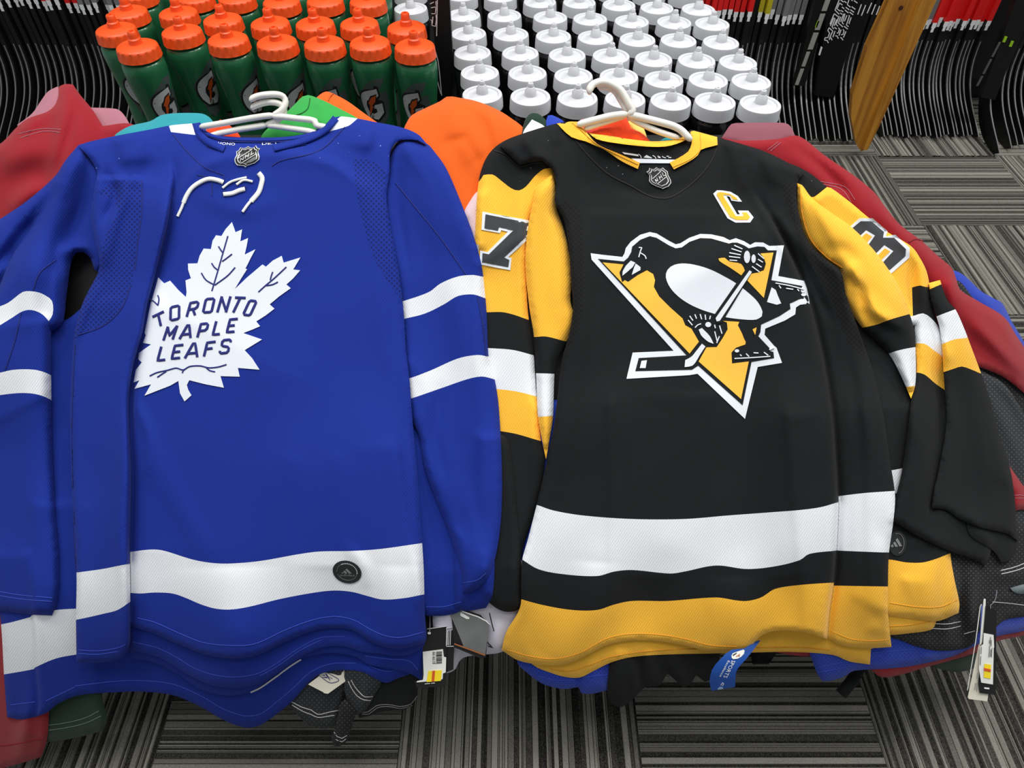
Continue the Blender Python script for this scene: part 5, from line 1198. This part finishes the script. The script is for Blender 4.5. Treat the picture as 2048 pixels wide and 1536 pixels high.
cloth(B1, BO, [('body', M_BLUE, None),
      ('yoke', M_BLUEDIM, [(150, 285), (300, 255), (340, 264), (372, 300), (400, 340), (340, 352), (290, 345), (240, 360), (200, 350)]),
      ('yoke', M_BLUEDIM, [(690, 254), (720, 240), (800, 258), (780, 300), (776, 340), (700, 322), (640, 326), (600, 318)]),
      ('side_mesh', M_BLUEMESH, [(192, 385), (235, 362), (282, 362), (284, 420), (278, 480), (270, 530), (262, 570), (240, 618), (205, 652), (150, 676), (140, 680), (150, 640), (182, 572), (199, 530), (212, 470), (235, 425), (230, 400)]),
      ('side_mesh', M_BLUEMESH, [(706, 318), (745, 322), (772, 345), (768, 391), (777, 430), (790, 500), (802, 560), (812, 610), (780, 570), (750, 520), (730, 460), (714, 390)]),
      ('white_shoulder_piece', M_TWILL, [(338, 252), (360, 246), (383, 244), (391, 270), (366, 267), (342, 264)]),
      ('white_shoulder_piece', M_TWILL, [(680, 234), (698, 230), (716, 236), (706, 245), (696, 252), (647, 266), (664, 250)]),
      ('white_hem_stripe', M_WHITE, seg(BFOLD, 1188, 1104) + [(290, 1100), (310, 1099), (330, 1102), (385, 1119), (425, 1126), (461, 1127), (520, 1122), (600, 1108), (640, 1103), (700, 1102), (760, 1098), (839, 1087), (870, 1083), (870, 1188), (848, 1189), (810, 1196), (765, 1199), (735, 1192), (705, 1184), (670, 1181), (630, 1185), (560, 1198), (500, 1213), (461, 1219), (430, 1217), (400, 1208), (372, 1196), (345, 1187), (310, 1185), (280, 1187)]),
      ('white_side_stripe', M_WHITE, [(130, 1147), (153, 1145), (205, 1138), (240, 1131)] + seg(BFOLD, 1127, 1208) + [(235, 1220), (209, 1227), (155, 1239), (130, 1242)])],
      seed=58, spacing=6.5, puff=.008, rad=11, thick=.006, level=.008, noise=.0022,
      steps=[(BFOLD[::-1], 0.032, 18, 150, 0.12, 0)],
      ridges=[([(225, 330), (245, 380), (228, 440), (205, 540)], 16, 0.010), ([(215, 350), (232, 392), (210, 440)], 9, -0.012), ([(262, 380), (268, 330), (300, 290)], 20, 0.010), ([(205, 560), (170, 620), (150, 680)], 10, 0.008), ([(190, 560), (160, 640), (148, 700)], 8, -0.006),
              ([(300, 900), (360, 1010), (420, 1120)], 26, 0.004), ([(270, 800), (300, 880), (295, 960)], 12, 0.006), ([(400, 380), (480, 420), (560, 400)], 20, 0.004), ([(755, 330), (790, 480), (806, 600)], 16, 0.004),
              ([(460, 1130), (465, 1318)], 75, 0.014), ([(320, 1100), (290, 1260)], 50, -0.006), ([(670, 1130), (665, 1258)], 70, -0.010), ([(790, 1130), (790, 1298)], 40, 0.010), ([(690, 1090), (720, 1130), (730, 1180)], 18, 0.006)] if 0 else
             [([(225, 330), (245, 380), (228, 440), (205, 540)], 16, 0.010), ([(215, 350), (232, 392), (210, 440)], 9, -0.012), ([(262, 380), (268, 330), (300, 290)], 20, 0.008), ([(205, 560), (170, 620), (150, 680)], 10, 0.008),
              ([(300, 900), (360, 1010), (420, 1120)], 26, 0.004), ([(270, 800), (300, 880), (295, 960)], 12, 0.006), ([(400, 390), (480, 420), (560, 400)], 20, 0.004),
              ([(460, 1130), (465, 1330)], 75, 0.014), ([(300, 1100), (290, 1260)], 50, -0.004), ([(670, 1130), (665, 1268)], 70, -0.010), ([(790, 1130), (790, 1310)], 40, 0.010), ([(690, 1090), (725, 1130), (735, 1180)], 14, 0.005)])
stitch(B1, [[(275, 1236), (310, 1245), (355, 1265), (406, 1285), (461, 1291), (509, 1288), (571, 1260), (626, 1240), (670, 1233), (707, 1240), (743, 1260), (772, 1272), (802, 1275), (848, 1264)], [(156, 1300), (195, 1302), (235, 1296), (258, 1286)], [(156, 1307), (195, 1309), (236, 1303)]], M_BTHREAD, 1.6)
B1F = LAST['hf']
ribbon('side_seam', M_BSEAM, [[(152, 1140), (146, 1000), (143, 880), (146, 760), (150, 690)], [(150, 672), (205, 652), (242, 618), (262, 570)], [(284, 360), (284, 420), (276, 480), (270, 540)], [(345, 268), (372, 300), (410, 335), (448, 350), (448, 372)], [(690, 254), (640, 300), (560, 322), (544, 332)], [(394, 350), (424, 356), (424, 392)]], B1, 2.2, 0.0005)
# neck
ribbon('collar_band', M_BLUE, [[(393, 246), (398, 266), (416, 284), (448, 298)], [(672, 236), (650, 260), (610, 280), (548, 296)]], B1, 15, 0.003, 0.003, 5, uvs=True)
ribbon('collar_back', M_BLUE, [[(404, 254), (412, 266), (446, 276), (505, 279), (564, 278), (608, 272), (646, 257)]], B1, 7, 0.0025, 0.002, 5)
ribbon('collar_seam', M_BSEAM, [[(410, 270), (446, 281), (505, 284), (564, 283), (612, 276)], [(414, 292), (448, 302)], [(612, 288), (548, 301)]], B1, 2.5, 0.002)
lettering('neck_words', 'HONO', M_PRINTWHT, B1, (436, 289), (34, 2), (0.5, -5.5), 0.0014)
lettering('neck_words', 'DE. CO', M_PRINTWHT, B1, (524, 290), (48, -3), (0.2, -5.5), 0.0014)
bpts = [(430, 630), (520, 590), (592, 470), (650, 500), (740, 505), (830, 470), (890, 430), (960, 480), (1030, 500), (1110, 470), (1187, 395), (1240, 490), (1345, 525), (1275, 620), (1290, 710), (1325, 830), (1305, 950), (1140, 1080), (960, 1140), (850, 1170), (790, 1245), (730, 1190), (460, 1160), (385, 1065), (358, 950), (385, 870), (450, 770)]
badge(B1, bpts, 19.2, 450, 270, M_SILVER, M_BADGEBLK, [[(500, 900), (1040, 550)], [(600, 1095), (1165, 745)]],
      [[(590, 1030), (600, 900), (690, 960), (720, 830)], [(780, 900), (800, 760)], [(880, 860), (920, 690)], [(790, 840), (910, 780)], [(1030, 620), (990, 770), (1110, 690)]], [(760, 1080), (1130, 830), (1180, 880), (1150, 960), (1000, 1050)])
lc = ribbon('neck_lace', M_LACE, [ZM([(500, 630), (460, 615), (400, 607), (340, 630), (285, 670), (250, 720), (228, 770)], 300, 180, 3.413)], B1, 9, 0.002, 0.0022, 3)
ribbon('lace_end', M_LACE, [ZM([(230, 765), (215, 805), (188, 862)], 300, 180, 3.413), ZM([(690, 755), (665, 785), (632, 832)], 300, 180, 3.413)], lc, 6, 0.002, 0.002, 3)
ribbon('lace_strand', M_LACE, [ZM([(740, 565), (765, 600), (758, 650), (740, 700), (690, 760)], 300, 180, 3.413)], lc, 10, 0.002, 0.0022, 3)
ribbon('lace_cross', M_LACE, [ZM([(495, 668), (545, 630), (600, 610), (660, 597)], 300, 180, 3.413), ZM([(590, 645), (640, 615), (700, 625)], 300, 180, 3.413)], lc, 5, 0.002, 0.002, 3)
ribbon('lace_cross', M_LACE, [ZM([(500, 712), (560, 705), (610, 685), (648, 675)], 300, 180, 3.413)], lc, 9, 0.002, 0.0022, 3)
ribbon('eyelet', M_BSEAM, [[(450 + 5 * math.cos(t), 387 + 5 * math.sin(t)) for t in np.linspace(0, 6, 9)], [(488 + 4 * math.cos(t), 376 + 4 * math.sin(t)) for t in np.linspace(0, 6, 9)]], B1, 2, 0.001, 0.0003, 3)
# round badge on the hem
cx, cy = 694, 1144
el = lambda a, b, n=29, t0=0, t1=2 * math.pi: [(cx + a * math.cos(t) * 0.95 - b * math.sin(t) * 0.18, cy + a * math.cos(t) * 0.22 + b * math.sin(t)) for t in np.linspace(t0, t1, n)]
rp = patch('round_rubber_badge', M_RUBBER, el(30, 22)[:-1], B1, 0.0022, spacing=7)
ribbon('ring_print', M_PRINTGREY, [el(21, 16, 12, 0.0, 2.6), el(21, 16, 8, 2.9, 3.9)], rp, 0.9, 0.003, 0.0001, 3)
for t in np.linspace(4.0, 6.2, 15):
    a = (cx + 21 * math.cos(t) * 0.95 - 16 * math.sin(t) * 0.18, cy + 21 * math.cos(t) * 0.22 + 16 * math.sin(t))
    patch('ring_dot', M_PRINTWHT, [(a[0] - .8, a[1] - .8), (a[0] + .8, a[1] - .8), (a[0] + .8, a[1] + .8), (a[0] - .8, a[1] + .8)], rp, 0.0032)
QA = lambda l: ZM(l, 640, 1080, 12.8)
for q in ([(545, 840), (590, 825), (612, 855), (560, 858)], [(590, 800), (645, 780), (700, 862), (640, 862)], [(645, 760), (690, 730), (815, 858), (740, 862)]):
    patch('stripe_mark', M_PRINTGREY, QA(q), rp, 0.0032)
lettering('badge_word', 'adidas', M_PRINTGREY, rp, QA([(515, 925)])[0], (29, 0.4), (0, -4.6), 0.0032)

# leaf crest
QL = lambda l: ZM(l, 220, 420, 3.657)
lf = patch('crest', M_TWILL, QL([(892, 88), (918, 162), (966, 142), (953, 230), (1010, 205), (1000, 262), (985, 326), (1064, 287), (1030, 350), (990, 430), (1003, 432), (960, 500), (912, 579), (1000, 495), (1115, 398), (1140, 415), (1190, 370), (1256, 335), (1270, 385), (1393, 347), (1340, 435), (1391, 441), (1340, 500), (1290, 545), (1322, 572), (1240, 630), (1168, 690), (1203, 722), (1140, 770), (1070, 815), (1098, 850), (1040, 875), (975, 900), (1112, 947), (1050, 985), (985, 1025), (1040, 1085), (1094, 1168), (935, 1155), (949, 1219), (808, 1215), (833, 1300), (700, 1275), (580, 1245), (562, 1280), (572, 1315), (596, 1355), (545, 1400), (512, 1340), (500, 1250), (440, 1285), (252, 1358), (300, 1275), (178, 1308), (215, 1245), (172, 1262), (188, 1170), (232, 1115), (206, 1090), (212, 1045), (300, 983), (240, 972), (262, 915), (252, 900), (296, 690), (334, 560), (352, 492), (396, 536), (440, 517), (500, 585), (555, 636), (560, 600), (552, 515), (592, 500), (572, 440), (570, 392), (640, 390), (655, 335), (685, 282), (738, 286), (750, 225), (775, 185), (815, 190), (845, 140)]), B1, 0.0018, 0.0030, True, 7, step=7, hh=B1F)
ribbon('leaf_vein', M_NAVY, [QL(l) for l in ([(862, 190), (830, 300), (790, 440), (745, 592)], [(793, 265), (808, 290), (826, 312)], [(892, 322), (850, 355), (820, 376)], [(743, 388), (762, 418), (790, 440)], [(915, 420), (860, 480), (765, 550)], [(668, 460), (700, 510), (757, 545)],
    [(1290, 416), (1200, 500), (1140, 550), (1085, 600)], [(1190, 452), (1180, 480), (1172, 512)], [(1228, 526), (1190, 545), (1142, 553)], [(348, 622), (358, 650), (350, 698)], [(290, 655), (315, 665), (350, 697)],
    [(290, 1214), (340, 1190), (420, 1172), (485, 1156), (535, 1170), (580, 1145), (660, 1140), (720, 1154), (790, 1148), (852, 1130)], [(345, 1224), (380, 1200), (412, 1180)], [(768, 1183), (730, 1175), (705, 1155)], [(528, 1192), (535, 1175), (550, 1162)])], lf, 3.2, 0.0024, 0.0004, 5, hh=B1F)
STROKES = {'T': [[(0, .93), (1, .93)], [(.5, .93), (.5, 0)]], 'O': [[(.12, .15), (.12, .85), (.25, .93), (.75, .93), (.88, .85), (.88, .15), (.75, .07), (.25, .07), (.12, .15), (.12, .3)]],
  'R': [[(.1, 0), (.1, .93), (.7, .93), (.88, .82), (.88, .58), (.7, .47), (.1, .47)], [(.5, .47), (.88, 0)]], 'N': [[(.1, 0), (.1, 1)], [(.1, .93), (.9, .07)], [(.9, 0), (.9, 1)]],
  'M': [[(.08, 0), (.08, 1)], [(.08, .95), (.5, .3), (.92, .95)], [(.92, 1), (.92, 0)]], 'A': [[(.02, 0), (.42, .95), (.58, .95), (.98, 0)], [(.2, .3), (.8, .3)]],
  'P': [[(.1, 0), (.1, .93), (.7, .93), (.88, .82), (.88, .55), (.7, .44), (.1, .44)]], 'L': [[(.12, 1), (.12, .07), (.95, .07)]], 'E': [[(.95, .93), (.12, .93), (.12, .07), (.95, .07)], [(.12, .5), (.8, .5)]],
  'F': [[(.95, .93), (.12, .93), (.12, 0)], [(.12, .5), (.8, .5)]], 'S': [[(.9, .75), (.88, .85), (.75, .93), (.25, .93), (.12, .82), (.14, .62), (.28, .54), (.72, .46), (.86, .36), (.88, .18), (.75, .07), (.25, .07), (.12, .15), (.1, .25)]]}
for ch, o, ex, ey in (('T', (330, 868), (84, -40), (-22, -92)), ('O', (432, 818), (82, -18), (2, -112)), ('R', (553, 782), (78, -14), (30, -108)), ('O', (668, 758), (82, -5), (26, -114)), ('N', (777, 748), (78, 0), (34, -117)), ('T', (862, 748), (78, 3), (56, -116)), ('O', (962, 772), (66, 8), (56, -120)),
                      ('M', (384, 955), (80, -9), (34, -102)), ('A', (506, 944), (84, -9), (26, -102)), ('P', (632, 932), (70, -8), (28, -104)), ('L', (742, 920), (62, -6), (28, -106)), ('E', (844, 902), (68, -6), (28, -108)),
                      ('L', (337, 1110), (68, -8), (30, -110)), ('E', (440, 1096), (74, -8), (28, -110)), ('A', (545, 1085), (95, -9), (24, -110)), ('F', (678, 1072), (74, -9), (26, -108)), ('S', (790, 1058), (80, -8), (26, -112))):
    ls = [[(o[0] + ex[0] * x + ey[0] * y, o[1] + ex[1] * x + ey[1] * y) for x, y in st] for st in STROKES[ch]]
    ribbon('letter_' + ch.lower(), M_NAVY, [QL(l) for l in ls], lf, 6.0, 0.0026, 0.0003, 4, corner=25, hh=B1F)

# ------------------------------------------------------------------ hangers
def hanger(label, hook, left, right, lift, rad=6.3, name='clothes_hanger'):
    g = garment(name, hook[len(hook) // 2], label, 'hanger', 'white plastic hangers')
    tube_on('hook', M_PLASTIC, hook, g, rad, lift[0])
    tube_on('arm', M_PLASTIC, left, g, rad, lift[1]); tube_on('arm', M_PLASTIC, right, g, rad, lift[1])
    return g
QH = lambda l: ZM(l, 300, 180, 3.413)
hA = float(sample(H, [(520, 265)])[0]); 
nb = float(sample(H, np.array([(505, 285)]))[0])
hanger('lower white hanger inside the blue collar, hook nearer the camera side', QH([(690, 128), (715, 108), (760, 92), (820, 82), (880, 92), (915, 120), (912, 165), (880, 200), (830, 225), (785, 242)]), QH([(800, 238), (740, 248), (620, 266), (540, 282), (460, 300), (380, 330)]), QH([(790, 240), (860, 246), (940, 258), (1080, 280), (1160, 300)]), ([nb + .012, nb + .012, nb - .004, nb - .006], [nb - .006, nb - .010]))
hanger('upper white hanger inside the blue collar with double-bent hook', QH([(682, 78), (700, 58), (740, 42), (800, 32), (870, 31), (910, 46), (925, 80), (912, 120), (880, 152), (830, 178)]), QH([(850, 172), (780, 178), (700, 190), (600, 208), (480, 230), (340, 252)]), QH([(830, 178), (900, 182), (1000, 194), (1090, 203), (1125, 212), (1135, 240), (1160, 248), (1215, 252)]), ([nb + .022, nb + .022, nb + .006, nb + .004], [nb + .005, nb - .004]))
nk = float(sample(H, np.array([(1300, 300)]))[0])
hanger('lower white hanger inside the gold collar of the black jersey', QC([(800, 185), (850, 180), (900, 192), (945, 222), (985, 285), (1020, 345), (1045, 395)]), QC([(1045, 408), (950, 440), (850, 472), (760, 500), (690, 525)]), QC([(1050, 420), (1100, 455), (1180, 495), (1300, 545), (1470, 600)]), ([nk + .012, nk + .004, nk - .002], [nk - .002, nk - .008]), 6.0)
hanger('upper white hanger with tall hook over the black jersey collar', QC([(735, 238), (733, 212), (742, 182), (765, 158), (820, 138), (870, 140), (925, 162), (985, 205), (1020, 255), (1055, 315), (1085, 368), (1075, 395), (1045, 403)]), QC([(1050, 402), (980, 408), (900, 420), (780, 450), (690, 474), (630, 492)]), QC([(1045, 405), (1120, 420), (1200, 440), (1310, 468), (1420, 500), (1485, 535), (1530, 580), (1570, 618)]), ([nk + .03, nk + .02, nk + .006], [nk + .006, nk - .002]), 7.5)

# ------------------------------------------------------------------ swing tags
def card(g, name, mat, pts, n, s, x0, y0, th=0.0012):
    """flat card hung in front of the hems: constant or per-corner height."""
    f = ZM(pts, x0, y0, s)
    hh = n if callable(n) else (lambda P: np.full(len(P), n))
    return patch(name, mat, f, g, 0.0, th, True, 30, hh=hh)
T1 = lambda l: ZM(l, 800, 1180, 6.98)
h0 = float(sample(H, np.array([(875, 1290)]))[0]) + 0.012
g = garment('hologram_tag', (940, 1265), 'grey metallic swing tag hanging below the blue sleeve cuff', 'tag')
h1 = float(sample(H, np.array([(940, 1265)]))[0]) + 0.014
pl = lambda P: h1 + (P[:, 0] - 940) * 0.0001
card(g, 'black_backing', M_TAGBLK, [(905, 275), (1130, 350), (1150, 380), (1245, 460), (1200, 930), (1150, 965), (755, 800), (760, 740), (720, 400)], pl, 6.98, 800, 1180, 0.002)
card(g, 'card', M_HOLO, [(870, 290), (1100, 370), (1200, 425), (1250, 470), (1190, 920), (760, 765), (885, 780), (820, 620), (735, 420), (700, 360)], lambda P: pl(P) + .002, 6.98, 800, 1180)
card(g, 'white_edge', M_TAGWHT, [(870, 290), (1100, 368), (1215, 430), (1258, 480), (1245, 482), (1200, 440), (1090, 382), (865, 306)], lambda P: pl(P) + .003, 6.98, 800, 1180)
card(g, 'clear_sticker', M_TAGWHT, [(850, 310), (970, 385), (965, 405), (930, 405), (845, 360), (840, 340)], lambda P: pl(P) + .003, 6.98, 800, 1180)
card(g, 'copper_edge', plain('copper_edge', rgb(150, 92, 50), .4), [(760, 742), (1190, 900), (1185, 920), (755, 760)], lambda P: pl(P) + .0035, 6.98, 800, 1180)
ribbon('tag_loop', plain('nylon_loop', rgb(150, 150, 160), .4), [T1([(945, 60), (948, 180), (930, 280)])], g, 1.6, 0.004, hh=lambda P: np.full(len(P), h1))
g = garment('price_tag', (870, 1315), 'black card price tag with white sticker reading $199.99', 'tag')
card(g, 'black_card', M_TAGBLK, [(300, 560), (375, 545), (650, 505), (650, 1160), (640, 1330), (600, 1345), (240, 1372), (215, 1300), (200, 1270), (320, 1260), (330, 850)], h0, 6.98, 800, 1180)
card(g, 'back_card', M_TAGBLK, [(655, 525), (740, 515), (765, 540), (745, 1110), (640, 1150)], h0 - .003, 6.98, 800, 1180)
card(g, 'sticker', M_TAGWHT, [(318, 862), (600, 825), (612, 930), (645, 940), (638, 1150), (600, 1165), (595, 1240), (560, 1260), (230, 1290), (240, 1270), (320, 1255), (330, 1180)], h0 + .0014, 6.98, 800, 1180)
card(g, 'yellow_label', M_TAGYEL, [(395, 1132), (585, 1118), (570, 1268), (372, 1286)], h0 + .0026, 6.98, 800, 1180)
card(g, 'red_strip', M_TAGRED, [(452, 1128), (490, 1125), (476, 1278), (442, 1281)], h0 + .0036, 6.98, 800, 1180)
hh = lambda P: np.full(len(P), h0 + 0.0012)
lettering('price_print', '$199.99', M_PRINT, g, T1([(492, 1034)])[0], (0.4, -24), (-6.2, -0.6), 0.0012, hh)
ribbon('barcode', M_PRINT, [T1([(505, y), (585, y - 6)]) for y in (868, 884, 902, 915, 926, 945, 962, 976, 990, 1008, 1024)], g, 1.2, 0.0012, 0.0001, hh=hh)
ribbon('white_lines', M_PRINTWHT, [T1([(380, 545), (650, 507)]), T1([(652, 520), (645, 780)]), T1([(665, 560), (660, 770)]), T1([(685, 558), (678, 770)]), T1([(708, 556), (700, 770)]), T1([(648, 788), (752, 786)]), T1([(650, 530), (735, 515), (765, 545)]), T1([(345, 1312), (420, 1304)]), T1([(436, 1303), (488, 1298)])], g, 1.2, 0.0012, 0.0001, hh=hh)
ribbon('tag_loop', plain('nylon_loop', rgb(150, 150, 160), .4), [T1([(415, 350), (418, 480), (412, 590)])], g, 1.6, 0.004, hh=hh)
patch('tag_button', M_TAGWHT, T1([(408 + 24 * math.cos(t), 602 + 18 * math.sin(t)) for t in np.linspace(0, 2 * math.pi, 13)[:-1]]), g, 0.004, hh=hh)
g = garment('white_tag', (660, 1362), 'cream white swing tag with navy vector logo under the blue hem', 'tag')
h2 = float(sample(H, np.array([(655, 1375)]))[0]) + 0.010
hh2 = lambda P: np.full(len(P), h2)
T2 = lambda l: ZM(l, 590, 1300, 7.585)
patch('card', M_TAGCREAM, T2([(198, 522), (360, 400), (400, 330), (440, 250), (700, 250), (770, 330), (812, 350), (820, 375), (850, 388), (848, 415), (500, 665), (440, 655), (428, 640)]), g, 0.0, 0.0012, True, 30, hh=hh2)
ribbon('logo_frame', plain('navy_print', rgb(40, 46, 104), .6), [T2([(372, 390), (450, 450), (510, 490), (560, 500), (640, 480), (666, 462), (655, 440), (560, 385), (470, 335)])], g, 1.3, 0.0012, 0.0001, 3, hh=hh2)
for q in ([(395, 385), (460, 395), (445, 372)], [(400, 410), (490, 430), (480, 405)], [(450, 360), (480, 360), (520, 420), (535, 470)], [(515, 400), (570, 435), (560, 440)]):
    patch('logo_mark', plain('navy_print', rgb(40, 46, 104), .6), T2(q), g, 0.0012, hh=hh2)
g = garment('blue_tag', (1460, 1330), 'curled blue swing tag lettered SPORTS Excellence below the gold hem', 'tag')
h3 = float(sample(H, np.array([(1470, 1300)]))[0])
T3 = lambda l: ZM(l, 1400, 1260, 10.97)
hh3 = lambda P: h3 + 0.006 + 0.02 * np.sin(np.clip((P[:, 1] - 1280) / 100, 0, 1) * 3.1) - 0.0002 * (P[:, 0] - 1460)
tg = patch('card', M_TAGBLUE, T3([(1185, 255), (1330, 222), (1230, 360), (1130, 490), (1000, 650), (880, 780), (820, 860), (790, 930), (775, 1100), (770, 1250), (520, 1290), (258, 1338), (225, 1240), (212, 1130), (225, 1010), (260, 880), (350, 740), (470, 620), (560, 520), (700, 430), (980, 400), (1100, 320)]), g, 0.0, 0.0015, True, 12, hh=hh3)
patch('round_logo', M_TAGWHT, T3([(690, 560), (720, 510), (830, 470), (950, 430), (980, 450), (965, 520), (900, 590), (820, 630), (730, 640), (695, 610)]), g, 0.0012, None, False, 10, hh=hh3)
for q, m in (([(720, 540), (800, 495), (810, 510), (730, 570)], M_PRINT), ([(790, 580), (870, 520), (880, 530), (805, 590)], M_TAGRED), ([(840, 575), (880, 550), (870, 580)], M_PRINT)):
    patch('logo_mark', m, T3(q), g, 0.0022, hh=hh3)
lettering('tag_word', 'SPORTS', M_PRINTWHT, g, T3([(700, 662)])[0], (-17.5, 34), (7.6, 2.0), 0.0014, hh3)
lettering('tag_word', 'Excellence', M_PRINTWHT, g, T3([(610, 668)])[0], (-17.0, 32), (4.6, 1.6), 0.0014, hh3)
patch('edge_print', plain('pale_blue_print', rgb(140, 172, 214), .5), T3([(380, 1290), (440, 1240), (490, 1250), (515, 1290), (400, 1312)]), g, 0.0012, hh=hh3)
ribbon('edge_curl', M_PRINTWHT, [T3([(455, 1215), (500, 1160), (520, 1190), (490, 1230)])], g, 1.2, 0.0012, 0.0001, 3, hh=hh3)
# tags at the lower right
g = garment('swing_tags', (1965, 1300), 'bundle of black and cream swing tags with yellow price label at lower right', 'tag')
T4 = lambda l: ZM(l, 1900, 1180, 6.4)
h4 = float(sample(H, np.array([(1960, 1240)]))[0]) + 0.02
k = lambda d: (lambda P: h4 + d + (P[:, 0] - 1965) * 0.0002)
patch('black_back_card', M_TAGBLK, T4([(395, 185), (420, 180), (330, 655), (240, 1190), (215, 1370), (205, 1350), (330, 640), (380, 220)]), g, 0, .0012, True, 30, hh=k(0))
patch('white_rim', M_TAGWHT, T4([(380, 215), (395, 182), (415, 178), (395, 215), (335, 650), (245, 1180), (225, 1290), (218, 1280), (325, 650)]), g, 0, .001, True, 30, hh=k(.001))
patch('cream_card', M_TAGCREAM, T4([(370, 690), (460, 700), (490, 1335), (478, 1425), (240, 1395), (228, 1370)]), g, 0, .0012, True, 30, hh=k(.002))
patch('blue_card', plain('periwinkle_card', rgb(96, 110, 190), .5), T4([(400, 200), (430, 190), (425, 420), (395, 620), (385, 560)]), g, 0, .0012, True, 30, hh=k(.003))
patch('white_card', M_TAGWHT, T4([(430, 120), (442, 108), (458, 120), (455, 210), (415, 660), (395, 700), (380, 690)]), g, 0, .0012, True, 30, hh=k(.0045))
patch('black_card', M_TAGBLK, T4([(455, 205), (505, 215), (595, 260), (585, 1345), (378, 1316), (360, 1200), (375, 1030), (425, 560)]), g, 0, .0012, True, 30, hh=k(.006))
patch('sticker', M_TAGWHT, T4([(432, 550), (558, 575), (566, 735), (560, 740), (550, 1210), (400, 1185), (370, 1010), (385, 730), (425, 690)]), g, 0, .001, True, 30, hh=k(.0075))
patch('yellow_label', M_TAGYEL, T4([(440, 945), (526, 955), (518, 1137), (432, 1120)]), g, 0, .0008, True, 30, hh=k(.0086))
patch('red_strip', M_TAGRED, T4([(436, 997), (523, 1015), (521, 1050), (436, 1034)]), g, 0, .0008, True, 30, hh=k(.0094))
patch('white_mark', M_PRINTWHT, T4([(436, 1245), (505, 1252), (502, 1272), (440, 1264)]), g, 0, .0008, True, 30, hh=k(.0072))
ribbon('tag_print', M_PRINTGREY, [T4(q) for q in ([(520, 600), (515, 700)], [(508, 640), (505, 680)], [(530, 640), (528, 720)], [(538, 740), (532, 860)], [(510, 710), (500, 860)], [(525, 760), (520, 850)], [(402, 725), (398, 820)], [(395, 845), (388, 960)], [(345, 1190), (340, 1300)], [(325, 1190), (318, 1280)], [(350, 1060), (345, 1140)])], g, 1.5, 0.0003, 0.0001, 3, hh=k(.0085))
ribbon('tag_loop', plain('nylon_loop', rgb(150, 150, 160), .4), [T4([(600, 0), (585, 110), (560, 160), (520, 195), (518, 240)])], g, 1.6, 0.003, hh=k(.006))
